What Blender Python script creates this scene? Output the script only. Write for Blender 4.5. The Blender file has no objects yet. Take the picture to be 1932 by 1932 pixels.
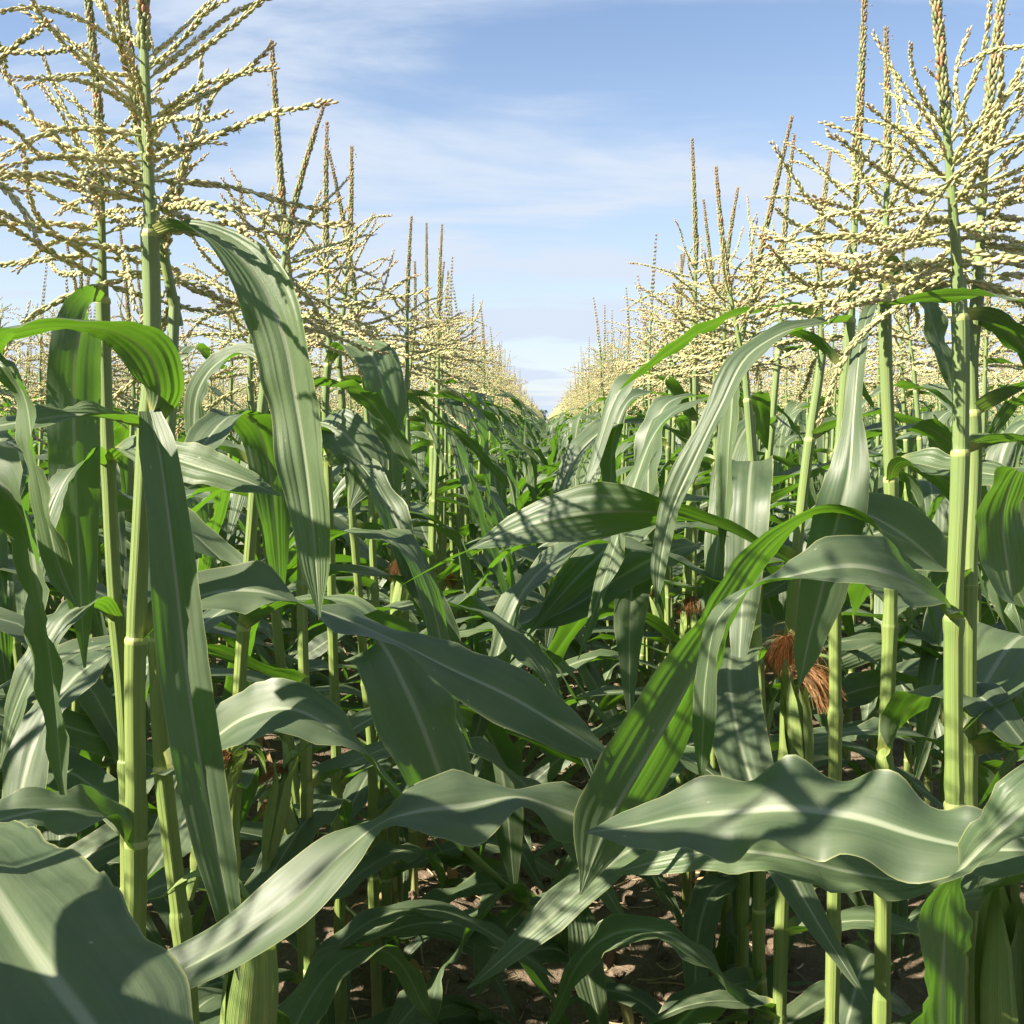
import bpy, math, random
import numpy as np
from mathutils import Vector, Matrix, Euler

# ------------------------------------------------------------------ camera, sky, sun, exposure
scene = bpy.context.scene
R = math.radians
CAM_Z = 1.35
FOCAL = 966.0 / math.tan(R(26.0))            # photograph measured on a 1932 px grid
PITCH, YAW = 5.02, 1.85
cam_data = bpy.data.cameras.new('camera')
cam = bpy.data.objects.new('camera', cam_data)
scene.collection.objects.link(cam)
cam.location = (0, 0, CAM_Z)
cam.rotation_euler = (R(90 - PITCH), 0, R(YAW))
cam_data.sensor_fit = 'HORIZONTAL'
cam_data.angle = R(52.0)
cam_data.clip_start = 0.02
cam_data.clip_end = 3000
scene.camera = cam

SUN_EL, SUN_BACK = 38.0, 24.0                # sun from the left, a little behind the camera
sdir = Vector((-math.cos(R(SUN_EL)) * math.cos(R(SUN_BACK)),
               -math.cos(R(SUN_EL)) * math.sin(R(SUN_BACK)), math.sin(R(SUN_EL))))
sun_data = bpy.data.lights.new('sun', 'SUN')
sun_data.energy = 5.0
sun_data.angle = R(0.55)
sun_data.color = (1.0, 0.91, 0.74)
sun = bpy.data.objects.new('sun', sun_data)
scene.collection.objects.link(sun)
sun.rotation_euler = (-sdir).to_track_quat('-Z', 'Y').to_euler()
sun.location = (-6, -2, 8)

world = bpy.data.worlds.new('World')
scene.world = world
world.use_nodes = True
wn, wl = world.node_tree.nodes, world.node_tree.links
wn.clear()
def wnode(t, **kw):
    n = wn.new(t)
    for k, v in kw.items():
        setattr(n, k, v)
    return n
w_out = wnode('ShaderNodeOutputWorld')
w_bg = wnode('ShaderNodeBackground')
w_bg.inputs['Strength'].default_value = 0.05
w_sky = wnode('ShaderNodeTexSky')
w_sky.sky_type = 'NISHITA'
w_sky.sun_disc = False
w_sky.sun_elevation = R(SUN_EL)
w_sky.sun_rotation = math.atan2(sdir.x, sdir.y)
w_sky.air_density = 1.0
w_sky.dust_density = 0.35
w_sky.ozone_density = 2.2
# thin cirrus: noise on a plane high above, so streaks flatten towards the horizon
w_tc = wnode('ShaderNodeTexCoord')
w_sep = wnode('ShaderNodeSeparateXYZ')
wl.new(w_tc.outputs['Generated'], w_sep.inputs[0])
w_zc = wnode('ShaderNodeMath', operation='MAXIMUM'); w_zc.inputs[1].default_value = 0.0
wl.new(w_sep.outputs['Z'], w_zc.inputs[0])
w_za = wnode('ShaderNodeMath', operation='ADD'); w_za.inputs[1].default_value = 0.16
wl.new(w_zc.outputs[0], w_za.inputs[0])
w_dx = wnode('ShaderNodeMath', operation='DIVIDE'); w_dy = wnode('ShaderNodeMath', operation='DIVIDE')
wl.new(w_sep.outputs['X'], w_dx.inputs[0]); wl.new(w_za.outputs[0], w_dx.inputs[1])
wl.new(w_sep.outputs['Y'], w_dy.inputs[0]); wl.new(w_za.outputs[0], w_dy.inputs[1])
w_cmb = wnode('ShaderNodeCombineXYZ')
wl.new(w_dx.outputs[0], w_cmb.inputs[0]); wl.new(w_dy.outputs[0], w_cmb.inputs[1])
w_map = wnode('ShaderNodeMapping')
w_map.inputs['Rotation'].default_value = (0, 0, R(-24))
w_map.inputs['Scale'].default_value = (0.9, 1.9, 1.0)
w_map.inputs['Location'].default_value = (0.35, 0.1, 0)
wl.new(w_cmb.outputs[0], w_map.inputs[0])
w_n1 = wnode('ShaderNodeTexNoise')
w_n1.inputs['Scale'].default_value = 1.05; w_n1.inputs['Detail'].default_value = 9
w_n1.inputs['Roughness'].default_value = 0.56; w_n1.inputs['Distortion'].default_value = 0.5
wl.new(w_map.outputs[0], w_n1.inputs['Vector'])
w_r1 = wnode('ShaderNodeMapRange', interpolation_type='SMOOTHSTEP')
w_r1.inputs['From Min'].default_value = 0.40; w_r1.inputs['From Max'].default_value = 0.64
w_r1.inputs['To Min'].default_value = 0.04; w_r1.inputs['To Max'].default_value = 0.85
wl.new(w_n1.outputs['Fac'], w_r1.inputs['Value'])
w_mix = wnode('ShaderNodeMixRGB')
w_mix.inputs['Color2'].default_value = (4.4, 5.0, 5.9, 1)
w_hz = wnode('ShaderNodeMapRange', interpolation_type='SMOOTHSTEP')      # thicker veil low in the sky
w_hz.inputs['From Min'].default_value = 0.0; w_hz.inputs['From Max'].default_value = 0.36
w_hz.inputs['To Min'].default_value = 0.62; w_hz.inputs['To Max'].default_value = 0.0
wl.new(w_zc.outputs[0], w_hz.inputs['Value'])
w_ad = wnode('ShaderNodeMath', operation='ADD', use_clamp=True)
wl.new(w_r1.outputs[0], w_ad.inputs[0]); wl.new(w_hz.outputs[0], w_ad.inputs[1])
wl.new(w_ad.outputs[0], w_mix.inputs['Fac'])
w_gain = wnode('ShaderNodeMixRGB', blend_type='MULTIPLY')
w_gain.inputs['Fac'].default_value = 1.0
w_gain.inputs['Color2'].default_value = (1.25, 1.18, 1.17, 1)
wl.new(w_sky.outputs[0], w_gain.inputs['Color1'])
wl.new(w_gain.outputs[0], w_mix.inputs['Color1'])
wl.new(w_mix.outputs[0], w_bg.inputs['Color'])
wl.new(w_bg.outputs[0], w_out.inputs['Surface'])

scene.view_settings.view_transform = 'Standard'
scene.view_settings.look = 'None'
scene.view_settings.exposure = 1.72
scene.view_settings.gamma = 1.0
scene.view_settings.use_curve_mapping = False
scene.render.engine = 'CYCLES'
scene.cycles.use_denoising = True
scene.cycles.adaptive_threshold = 0.02
scene.cycles.max_bounces = 6
scene.cycles.diffuse_bounces = 3
scene.cycles.glossy_bounces = 2
scene.cycles.transmission_bounces = 4
scene.cycles.transparent_max_bounces = 4
scene.cycles.sample_clamp_indirect = 6.0
scene.render.use_persistent_data = False

rng = np.random.default_rng(11)
random.seed(5)
COL = scene.collection

# ------------------------------------------------------------------ pixel helpers (1932 grid) -> world points
CAM_M = Matrix.Translation(cam.location) @ Euler(cam.rotation_euler).to_matrix().to_4x4()
CAM_R = np.array(CAM_M.to_3x3())
def at(px, py, Y):
    """World point seen at pixel (px, py) and standing Y metres down the rows."""
    d = CAM_R @ np.array([(px - 966) / FOCAL, (966 - py) / FOCAL, -1.0])
    return np.array([0, 0, CAM_Z]) + d * (Y / d[1])
def on_ground(px, py, z=0.0):
    d = CAM_R @ np.array([(px - 966) / FOCAL, (966 - py) / FOCAL, -1.0])
    return np.array([0, 0, CAM_Z]) + d * ((z - CAM_Z) / d[2])

# ------------------------------------------------------------------ materials
def new_mat(name):
    m = bpy.data.materials.new(name)
    m.use_nodes = True
    m.node_tree.nodes.clear()
    return m, m.node_tree.nodes, m.node_tree.links
class NB:
    """Tiny node builder."""
    def __init__(s, name):
        s.m, s.n, s.l = new_mat(name)
        s.out = s.n.new('ShaderNodeOutputMaterial')
    def node(s, t, **kw):
        n = s.n.new(t)
        for k, v in kw.items():
            setattr(n, k, v)
        return n
    def put(s, sock, v):
        if hasattr(v, 'is_output'):
            s.l.new(v, sock)
        else:
            sock.default_value = v
    def math(s, op, a, b=0.0, clamp=False):
        n = s.node('ShaderNodeMath', operation=op, use_clamp=clamp)
        s.put(n.inputs[0], a); s.put(n.inputs[1], b)
        return n.outputs[0]
    def mix(s, f, a, b, blend='MIX'):
        n = s.node('ShaderNodeMixRGB', blend_type=blend)
        s.put(n.inputs[0], f); s.put(n.inputs[1], a); s.put(n.inputs[2], b)
        return n.outputs[0]
    def ramp(s, v, a, b, lo=0.0, hi=1.0):
        n = s.node('ShaderNodeMapRange', interpolation_type='SMOOTHSTEP')
        s.put(n.inputs['Value'], v)
        n.inputs['From Min'].default_value = a; n.inputs['From Max'].default_value = b
        n.inputs['To Min'].default_value = lo; n.inputs['To Max'].default_value = hi
        return n.outputs[0]
    def noise(s, vec, scale, detail=3, rough=0.5):
        n = s.node('ShaderNodeTexNoise')
        if vec is not None:
            s.l.new(vec, n.inputs['Vector'])
        n.inputs['Scale'].default_value = scale; n.inputs['Detail'].default_value = detail
        n.inputs['Roughness'].default_value = rough
        return n.outputs['Fac']
    def comb(s, x, y, z):
        n = s.node('ShaderNodeCombineXYZ')
        for i, v in enumerate((x, y, z)):
            s.put(n.inputs[i], v)
        return n.outputs[0]
    def uv(s):
        t = s.node('ShaderNodeUVMap')
        q = s.node('ShaderNodeSeparateXYZ')
        s.l.new(t.outputs[0], q.inputs[0])
        return q.outputs[0], q.outputs[1]
    def obj_rand(s):
        return s.node('ShaderNodeObjectInfo').outputs['Random']
    def pos(s):
        return s.node('ShaderNodeNewGeometry').outputs['Position']
    def bump(s, h, strength, dist):
        b = s.node('ShaderNodeBump')
        s.put(b.inputs['Strength'], strength)
        b.inputs['Distance'].default_value = dist
        s.l.new(h, b.inputs['Height'])
        return b.outputs[0]
    def surf(s, base, rough, normal=None, transl=None, fac=0.35, spec=0.5, sheen=0.0):
        p = s.node('ShaderNodeBsdfPrincipled')
        s.put(p.inputs['Base Color'], base); s.put(p.inputs['Roughness'], rough)
        p.inputs['Specular IOR Level'].default_value = spec
        if sheen:
            p.inputs['Sheen Weight'].default_value = sheen
            p.inputs['Sheen Roughness'].default_value = 0.4
        if normal is not None:
            s.l.new(normal, p.inputs['Normal'])
        res = p.outputs[0]
        if transl is not None:
            t = s.node('ShaderNodeBsdfTranslucent')
            s.put(t.inputs['Color'], transl)
            if normal is not None:
                s.l.new(normal, t.inputs['Normal'])
            m = s.node('ShaderNodeMixShader')
            s.put(m.inputs[0], fac)
            s.l.new(p.outputs[0], m.inputs[1]); s.l.new(t.outputs[0], m.inputs[2])
            res = m.outputs[0]
        s.l.new(res, s.out.inputs['Surface'])
        return s.m

def make_leaf_mat(name, dry=False):
    b = NB(name)
    u, v = b.uv()
    rnd = b.obj_rand()
    off = b.math('MULTIPLY', rnd, 37.0)
    a = b.math('ABSOLUTE', b.math('SUBTRACT', u, 0.5))          # 0 midrib .. 0.5 margin
    rib = b.ramp(a, 0.012, 0.045, 1.0, 0.0)
    ribhalo = b.ramp(a, 0.0, 0.16, 1.0, 0.0)
    edge = b.ramp(a, 0.478, 0.497, 0.0, 1.0)
    veins = b.noise(b.comb(b.math('ADD', b.math('MULTIPLY', u, 64.0), off), b.math('MULTIPLY', v, 1.2), off), 1.0, 1)
    wrink = b.noise(b.comb(b.math('ADD', b.math('MULTIPLY', u, 12.0), off), b.math('MULTIPLY', v, 2.0), off), 1.0, 0)
    blot = b.noise(b.comb(b.math('MULTIPLY', u, 3.0), b.math('MULTIPLY', v, 12.0), off), 1.0, 2, 0.6)
    if dry:
        base = b.mix(blot, (0.42, 0.27, 0.13, 1), (0.52, 0.40, 0.22, 1))
        base = b.mix(b.math('MULTIPLY', veins, 0.5), base, (0.24, 0.14, 0.06, 1))
        tr = (0.35, 0.22, 0.08, 1); fac = 0.2
    else:
        base = b.mix(b.ramp(blot, 0.3, 0.7), (0.058, 0.090, 0.048, 1), (0.095, 0.128, 0.069, 1))
        base = b.mix(b.math('MULTIPLY', b.ramp(rnd, 0.55, 1.0), 0.45), base, (0.125, 0.185, 0.075, 1))
        base = b.mix(b.math('MULTIPLY', b.ramp(veins, 0.40, 0.75), 0.18), base, (0.145, 0.195, 0.12, 1))
        base = b.mix(b.math('MULTIPLY', ribhalo, 0.18), base, (0.2, 0.27, 0.12, 1))
        base = b.mix(b.math('MULTIPLY', rib, 0.66), base, (0.37, 0.41, 0.29, 1))
        base = b.mix(b.math('MULTIPLY', edge, 0.55), base, (0.36, 0.37, 0.16, 1))
        # pale feeding specks, and the yellowish collar where the blade leaves the stalk
        vo = b.node('ShaderNodeTexVoronoi'); vo.inputs['Scale'].default_value = 1.0
        b.l.new(b.comb(b.math('ADD', b.math('MULTIPLY', u, 5.0), off), b.math('MULTIPLY', v, 42.0), off), vo.inputs['Vector'])
        speck = b.math('MULTIPLY', b.ramp(vo.outputs['Distance'], 0.05, 0.085, 1.0, 0.0),
                       b.ramp(blot, 0.56, 0.62))
        base = b.mix(b.math('MULTIPLY', speck, 0.7), base, (0.5, 0.5, 0.34, 1))
        collar = b.ramp(v, 0.006, 0.032, 1.0, 0.0)
        base = b.mix(b.math('MULTIPLY', collar, 0.85), base, (0.50, 0.50, 0.16, 1))
        tip = b.math('MULTIPLY', b.ramp(v, 0.4, 0.9), b.ramp(blot, 0.55, 0.8))
        base = b.mix(b.math('MULTIPLY', tip, 0.25), base, (0.3, 0.3, 0.1, 1))
        tr = b.mix(b.math('MULTIPLY', rib, 0.75), (0.125, 0.30, 0.012, 1), (0.09, 0.14, 0.018, 1))
        tr = b.mix(b.math('MULTIPLY', b.ramp(veins, 0.4, 0.7), 0.2), tr, (0.08, 0.25, 0.012, 1))
        fac = 0.36
    grain = b.noise(b.comb(b.math('MULTIPLY', u, 55.0), b.math('MULTIPLY', v, 260.0), off), 1.0, 1)
    h = b.math('ADD', b.math('MULTIPLY', wrink, 1.0), b.math('MULTIPLY', veins, 0.10))
    h = b.math('ADD', h, b.math('MULTIPLY', grain, 0.05))
    nrm = b.bump(h, b.ramp(rnd, 0.1, 0.9, 0.05, 0.42), 0.009)
    rough = b.ramp(blot, 0.2, 0.8, 0.44, 0.60)
    return b.surf(base, rough, nrm, tr, fac, spec=0.62 if not dry else 0.2)
M_LEAF = make_leaf_mat('corn_leaf_blade')
M_DRY = make_leaf_mat('dry_corn_leaf', dry=True)

def make_stalk_mat():
    b = NB('corn_stalk')
    u, v = b.uv()
    rnd = b.obj_rand(); off = b.math('MULTIPLY', rnd, 19.0)
    st = b.noise(b.comb(b.math('ADD', b.math('MULTIPLY', u, 26.0), off), b.math('MULTIPLY', v, 3.0), off), 1.0, 3)
    pat = b.noise(b.comb(b.math('MULTIPLY', u, 3.0), b.math('MULTIPLY', v, 14.0), off), 1.0, 3)
    base = b.mix(b.ramp(st, 0.35, 0.7), (0.160, 0.230, 0.062, 1), (0.245, 0.295, 0.090, 1))
    base = b.mix(b.math('MULTIPLY', b.ramp(pat, 0.4, 0.7), 0.4), base, (0.13, 0.195, 0.055, 1))
    base = b.mix(b.ramp(v, 1.05, 1.5, 0.0, 0.62), base, (0.16, 0.225, 0.10, 1))
    base = b.mix(b.ramp(v, 0.0, 0.22, 0.5, 0.0), base, (0.36, 0.33, 0.15, 1))
    return b.surf(base, 0.46, b.bump(st, 0.5, 0.003), (0.30, 0.42, 0.06, 1), 0.10, spec=0.45)
M_STALK = make_stalk_mat()
def make_collar_mat():
    b = NB('leaf_collar')
    n = b.noise(None, 60.0, 3)
    return b.surf(b.mix(n, (0.26, 0.31, 0.09, 1), (0.36, 0.38, 0.15, 1)), 0.55)
M_COLLAR = make_collar_mat()
def make_tassel_mat(name, spike=False):
    b = NB(name)
    u, v = b.uv()                                  # u: random per spikelet, v: 0 base .. 1 tip of the branch
    rnd = b.obj_rand()
    if spike:
        base = b.mix(b.ramp(u, 0.15, 0.85), (0.22, 0.26, 0.12, 1), (0.40, 0.36, 0.19, 1))
        base = b.mix(b.ramp(u, 0.80, 0.93), base, (0.40, 0.22, 0.125, 1))
        base = b.mix(b.ramp(v, 0.55, 1.0, 0.0, 0.6), base, (0.33, 0.21, 0.125, 1))
    else:
        base = b.mix(b.ramp(u, 0.1, 0.9), (0.40, 0.41, 0.19, 1), (0.66, 0.59, 0.34, 1))
        base = b.mix(b.ramp(rnd, 0.5, 1.0, 0.0, 0.5), base, (0.46, 0.48, 0.24, 1))
        base = b.mix(b.ramp(u, 0.88, 0.97, 0.0, 0.7), base, (0.56, 0.33, 0.19, 1))
        base = b.mix(b.ramp(v, 0.78, 1.0, 0.0, 0.65), base, (0.58, 0.36, 0.21, 1))
    base = b.mix(b.ramp(v, 0.0, 0.10, 0.8, 0.0), base, (0.26, 0.33, 0.13, 1))
    return b.surf(base, 0.62, None, (0.50, 0.48, 0.17, 1), 0.22, spec=0.3)
M_TASSEL = make_tassel_mat('tassel_spikelets')
M_SPIKE = make_tassel_mat('tassel_spike_spikelets', True)
def make_husk_mat():
    b = NB('ear_husk')
    u, v = b.uv()
    st = b.noise(b.comb(b.math('MULTIPLY', u, 60.0), b.math('MULTIPLY', v, 4.0), 0.0), 1.0, 3)
    pat = b.noise(b.comb(b.math('MULTIPLY', u, 4.0), b.math('MULTIPLY', v, 30.0), b.obj_rand()), 1.0, 3)
    base = b.mix(b.ramp(st, 0.35, 0.7), (0.15, 0.235, 0.065, 1), (0.28, 0.35, 0.12, 1))
    base = b.mix(b.math('MULTIPLY', b.ramp(pat, 0.45, 0.7), 0.5), base, (0.32, 0.34, 0.10, 1))
    return b.surf(base, 0.52, b.bump(st, 0.5, 0.003), (0.30, 0.45, 0.06, 1), 0.18)
M_HUSK = make_husk_mat()
def make_silk_mat():
    b = NB('ear_silk')
    u, v = b.uv()
    base = b.mix(u, (0.20, 0.085, 0.028, 1), (0.50, 0.26, 0.10, 1))
    base = b.mix(b.ramp(v, 0.0, 0.18, 0.7, 0.0), base, (0.50, 0.42, 0.16, 1))
    return b.surf(base, 0.55, None, (0.45, 0.2, 0.06, 1), 0.2)
M_SILK = make_silk_mat()
def make_soil_mat():
    b = NB('soil')
    p = b.pos()
    n1 = b.noise(p, 3.0, 5, 0.6); n2 = b.noise(p, 38.0, 5, 0.65); n3 = b.noise(p, 160.0, 3, 0.6)
    base = b.mix(b.ramp(n1, 0.3, 0.7), (0.125, 0.092, 0.066, 1), (0.20, 0.150, 0.106, 1))
    base = b.mix(b.math('MULTIPLY', b.ramp(n2, 0.45, 0.75), 0.6), base, (0.31, 0.245, 0.175, 1))
    base = b.mix(b.math('MULTIPLY', b.ramp(n3, 0.55, 0.75), 0.35), base, (0.085, 0.064, 0.048, 1))
    h = b.math('ADD', b.math('MULTIPLY', n2, 1.0), b.math('MULTIPLY', n3, 0.4))
    return b.surf(base, 0.92, b.bump(h, 0.9, 0.018), spec=0.15)
M_SOIL = make_soil_mat()
def make_straw_mat():
    b = NB('straw')
    u, v = b.uv()
    base = b.mix(u, (0.30, 0.21, 0.12, 1), (0.56, 0.45, 0.28, 1))
    return b.surf(base, 0.7, None)
M_STRAW = make_straw_mat()
def make_treeleaf_mat():
    b = NB('far_tree_foliage')
    n = b.noise(b.pos(), 0.8, 4)
    return b.surf(b.mix(n, (0.035, 0.06, 0.03, 1), (0.075, 0.11, 0.05, 1)), 0.6, None, (0.10, 0.16, 0.03, 1), 0.25)
M_TREE = make_treeleaf_mat()
def make_bark_mat():
    b = NB('bark')
    n = b.noise(b.pos(), 6.0, 4)
    return b.surf(b.mix(n, (0.08, 0.06, 0.045, 1), (0.16, 0.125, 0.09, 1)), 0.9)
M_BARK = make_bark_mat()

# ------------------------------------------------------------------ mesh helpers
class Geo:
    """Collects vertices, quads/tris, uvs per vertex and a material slot per face."""
    def __init__(s):
        s.v, s.uv, s.q, s.t, s.qm, s.tm, s.n = [], [], [], [], [], [], 0
    def add(s, v, uv, quads=None, tris=None, mat=0):
        v = np.asarray(v, float).reshape(-1, 3); uv = np.asarray(uv, float).reshape(-1, 2)
        if quads is not None and len(quads):
            q = np.asarray(quads, int).reshape(-1, 4) + s.n
            s.q.append(q); s.qm.append(np.full(len(q), mat))
        if tris is not None and len(tris):
            t = np.asarray(tris, int).reshape(-1, 3) + s.n
            s.t.append(t); s.tm.append(np.full(len(t), mat))
        s.v.append(v); s.uv.append(uv); s.n += len(v)
    def add_geo(s, g, M=None, off=(0, 0, 0)):
        d = g.arrays()
        v = d[0] if M is None else d[0] @ M.T
        v = v + np.asarray(off)
        n0 = s.n
        s.v.append(v); s.uv.append(d[1]); s.n += len(v)
        if len(d[2]): s.q.append(d[2] + n0); s.qm.append(d[3])
        if len(d[4]): s.t.append(d[4] + n0); s.tm.append(d[5])
    def arrays(s):
        cat = lambda L, w, ty: np.concatenate(L) if L else np.zeros((0, w) if w else (0,), ty)
        return (cat(s.v, 3, float), cat(s.uv, 2, float), cat(s.q, 4, int), cat(s.qm, 0, int),
                cat(s.t, 3, int), cat(s.tm, 0, int))
    def mesh(s, name, mats, smooth=True):
        V, UV, Q, QM, T, TM = s.arrays()
        me = bpy.data.meshes.new(name)
        me.vertices.add(len(V)); me.vertices.foreach_set('co', V.astype(np.float32).ravel())
        nl = len(Q) * 4 + len(T) * 3
        idx = np.concatenate([Q.ravel(), T.ravel()]).astype(np.int32)
        me.loops.add(nl); me.loops.foreach_set('vertex_index', idx)
        me.polygons.add(len(Q) + len(T))
        st = np.concatenate([np.arange(len(Q)) * 4, len(Q) * 4 + np.arange(len(T)) * 3]).astype(np.int32)
        me.polygons.foreach_set('loop_start', st)
        me.polygons.foreach_set('material_index', np.concatenate([QM, TM]).astype(np.int32))
        me.polygons.foreach_set('use_smooth', np.full(len(Q) + len(T), smooth))
        ul = me.uv_layers.new(name='UVMap')
        ul.data.foreach_set('uv', UV[idx].astype(np.float32).ravel())
        for m in mats:
            me.materials.append(m)
        me.update(calc_edges=True)
        return me

def link(name, data, parent=None, loc=None, rot=None, scale=None):
    o = bpy.data.objects.new(name, data)
    COL.objects.link(o)
    if parent is not None: o.parent = parent
    if loc is not None: o.location = tuple(float(c) for c in loc)
    if rot is not None: o.rotation_euler = tuple(float(c) for c in rot)
    if scale is not None: o.scale = (scale,) * 3 if np.isscalar(scale) else scale
    return o
def thing(name, label, cat, group=None, loc=(0, 0, 0), data=None):
    o = link(name, data, None, loc)
    o['label'] = label; o['category'] = cat
    if group: o['group'] = group
    return o
def norm(a):
    a = np.asarray(a, float)
    return a / np.maximum(np.linalg.norm(a, axis=-1, keepdims=True), 1e-9)
def sstep(x, a=0.0, b=1.0):
    t = np.clip((np.asarray(x, float) - a) / (b - a), 0, 1)
    return t * t * (3 - 2 * t)
def grid_quads(n, m):
    i, j = np.meshgrid(np.arange(n - 1), np.arange(m - 1), indexing='ij')
    a = (i * m + j).ravel()
    return np.stack([a, a + 1, a + m + 1, a + m], 1)
def spline(ctrl, vals, n):
    """Hermite curve through control points, resampled by arc length; vals ride along."""
    P = np.asarray(ctrl, float)
    d = np.maximum(np.linalg.norm(np.diff(P, axis=0), axis=1), 1e-6)
    t = np.concatenate([[0], np.cumsum(d)])
    m = np.gradient(P, t, axis=0)
    tt = np.linspace(0, t[-1], n * 6)
    k = np.clip(np.searchsorted(t, tt, side='right') - 1, 0, len(t) - 2)
    h = (t[k + 1] - t[k])[:, None]; x = ((tt - t[k]) / h[:, 0])[:, None]
    C = ((2*x**3 - 3*x**2 + 1) * P[k] + (x**3 - 2*x**2 + x) * h * m[k]
         + (-2*x**3 + 3*x**2) * P[k+1] + (x**3 - x**2) * h * m[k+1])
    arc = np.concatenate([[0], np.cumsum(np.linalg.norm(np.diff(C, axis=0), axis=1))])
    ss = np.linspace(0, arc[-1], n)
    C2 = np.stack([np.interp(ss, arc, C[:, i]) for i in range(3)], 1)
    ti = np.interp(ss, arc, tt)
    out = []
    for v in vals:
        v = np.asarray(v, float)
        if v.ndim == 1:
            # smooth (cosine-eased) interpolation between control values
            kk = np.clip(np.searchsorted(t, ti, side='right') - 1, 0, len(t) - 2)
            x = sstep((ti - t[kk]) / (t[kk+1] - t[kk]))
            x = 0.5 * x + 0.5 * (ti - t[kk]) / (t[kk+1] - t[kk])
            out.append(v[kk] * (1 - x) + v[kk+1] * x)
        else:
            out.append(np.stack([np.interp(ti, t, v[:, i]) for i in range(3)], 1))
    return C2, ss, out

US = {9: np.array([-1, -.72, -.4, -.09, 0, .09, .4, .72, 1]),
      7: np.array([-1, -.6, -.1, 0, .1, .6, 1]),
      5: np.array([-1, -.5, 0, .5, 1.0]), 3: np.array([-1, 0, 1.0])}
def ribbon(C, arc, hw, N, m=9, fold0=1.0, fold1=0.12, fold2=-0.1, ruf=0.16, nruf=4.5, seed=0, keel=0.0016, g=None, mat=0, v0=0.0):
    """A leaf blade: centre line C, half widths hw, upper-side normals N; folded at the base, ruffled at the margins."""
    r = np.random.default_rng(seed)
    n = len(C); L = arc[-1]; s = arc / L
    T = norm(np.gradient(C, axis=0))
    S = norm(np.cross(T, N)); Nn = np.cross(S, T)
    u = US[m]; au = np.abs(u)
    fold = fold0 * (1 - sstep(arc, 0.0, 0.09)) + fold1 * sstep(arc, 0.0, 0.09) * (1 - sstep(s, 0.35, 0.8)) + fold2 * sstep(s, 0.35, 0.8)
    cf, sf = np.cos(fold)[:, None], np.sin(fold)[:, None]
    X = hw[:, None] * u[None] * cf
    H = hw[:, None] * (au ** 1.15)[None] * sf
    env = sstep(s, 0.05, 0.25) * (1 - 0.75 * sstep(s, 0.7, 1.0))
    for k in range(3):
        for side in (-1, 1):
            f = nruf * r.uniform(0.6, 1.5); ph = r.uniform(0, 6.28)
            amp = ruf * r.uniform(0.35, 0.8) * hw * env
            wv = amp * np.sin(6.283 * f * s + ph)
            H += wv[:, None] * np.where(u * side > 0, au ** 1.7, 0)[None]
    for side in (-1, 1):
        f = nruf * r.uniform(3.0, 4.5); ph = r.uniform(0, 6.28)
        wv = 0.05 * hw * env * np.sin(6.283 * f * s + ph) * (0.5 + 0.5 * np.sin(6.283 * nruf * .7 * s + ph * 2))
        H += wv[:, None] * np.where(u * side > 0, au ** 3, 0)[None]
    # lengthwise pleats
    for k in range(2):
        f = r.uniform(1.2, 2.6); ph = r.uniform(0, 6.28)
        H += (hw * 0.05 * env)[:, None] * np.cos(3.14 * f * u + ph)[None] * np.sin(6.28 * 1.1 * s + ph)[:, None]
    H -= np.where(au < 0.05, 1.0, 0.0)[None] * (keel * (1 - s))[:, None]
    V = C[:, None] + S[:, None] * X[..., None] + Nn[:, None] * H[..., None]
    uv = np.stack([np.broadcast_to(u * 0.5 + 0.5, (n, m)), np.broadcast_to(arc[:, None] + v0, (n, m))], -1)
    g = g or Geo()
    g.add(V.reshape(-1, 3), uv.reshape(-1, 2), grid_quads(n, m), mat=mat)
    return g
WPROF_S = np.array([0, .04, .12, .3, .5, .7, .86, .95, 1.0])
WPROF_W = np.array([.50, .64, .84, 1, .96, .76, .44, .19, .015])
def leaf_curve(L, th0, th1, c, wd, twist, curl, n, sag=0.0):
    s = np.linspace(0, 1, n)
    th = R(th0) + (R(th1) - R(th0)) * sstep(s, c - wd, c + wd) + R(sag) * np.sin(s * 6.28)
    ps = R(curl) * s ** 1.6
    T = np.stack([np.sin(th) * np.cos(ps), np.sin(th) * np.sin(ps), np.cos(th)], 1)
    ds = L / (n - 1)
    C = np.concatenate([[[0, 0, 0]], np.cumsum((T[1:] + T[:-1]) * 0.5 * ds, 0)])
    N0 = np.stack([-np.cos(th) * np.cos(ps), -np.cos(th) * np.sin(ps), np.sin(th)], 1)
    S0 = np.cross(T, N0)
    ro = (R(twist) * sstep(s, 0.22, 0.9))[:, None]
    return C, s * L, np.cos(ro) * N0 + np.sin(ro) * S0
def leaf_geo(L, W, th0, th1, c, wd, twist, curl, seed, n=26, m=9, ruf=0.17, **kw):
    C, arc, N = leaf_curve(L, th0, th1, c, wd, twist, curl, n, kw.pop('sag', 0.0))
    hw = np.interp(arc / L, WPROF_S, WPROF_W) * W / 2
    return ribbon(C, arc, hw, N, m, seed=seed, ruf=ruf, **kw)

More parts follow.
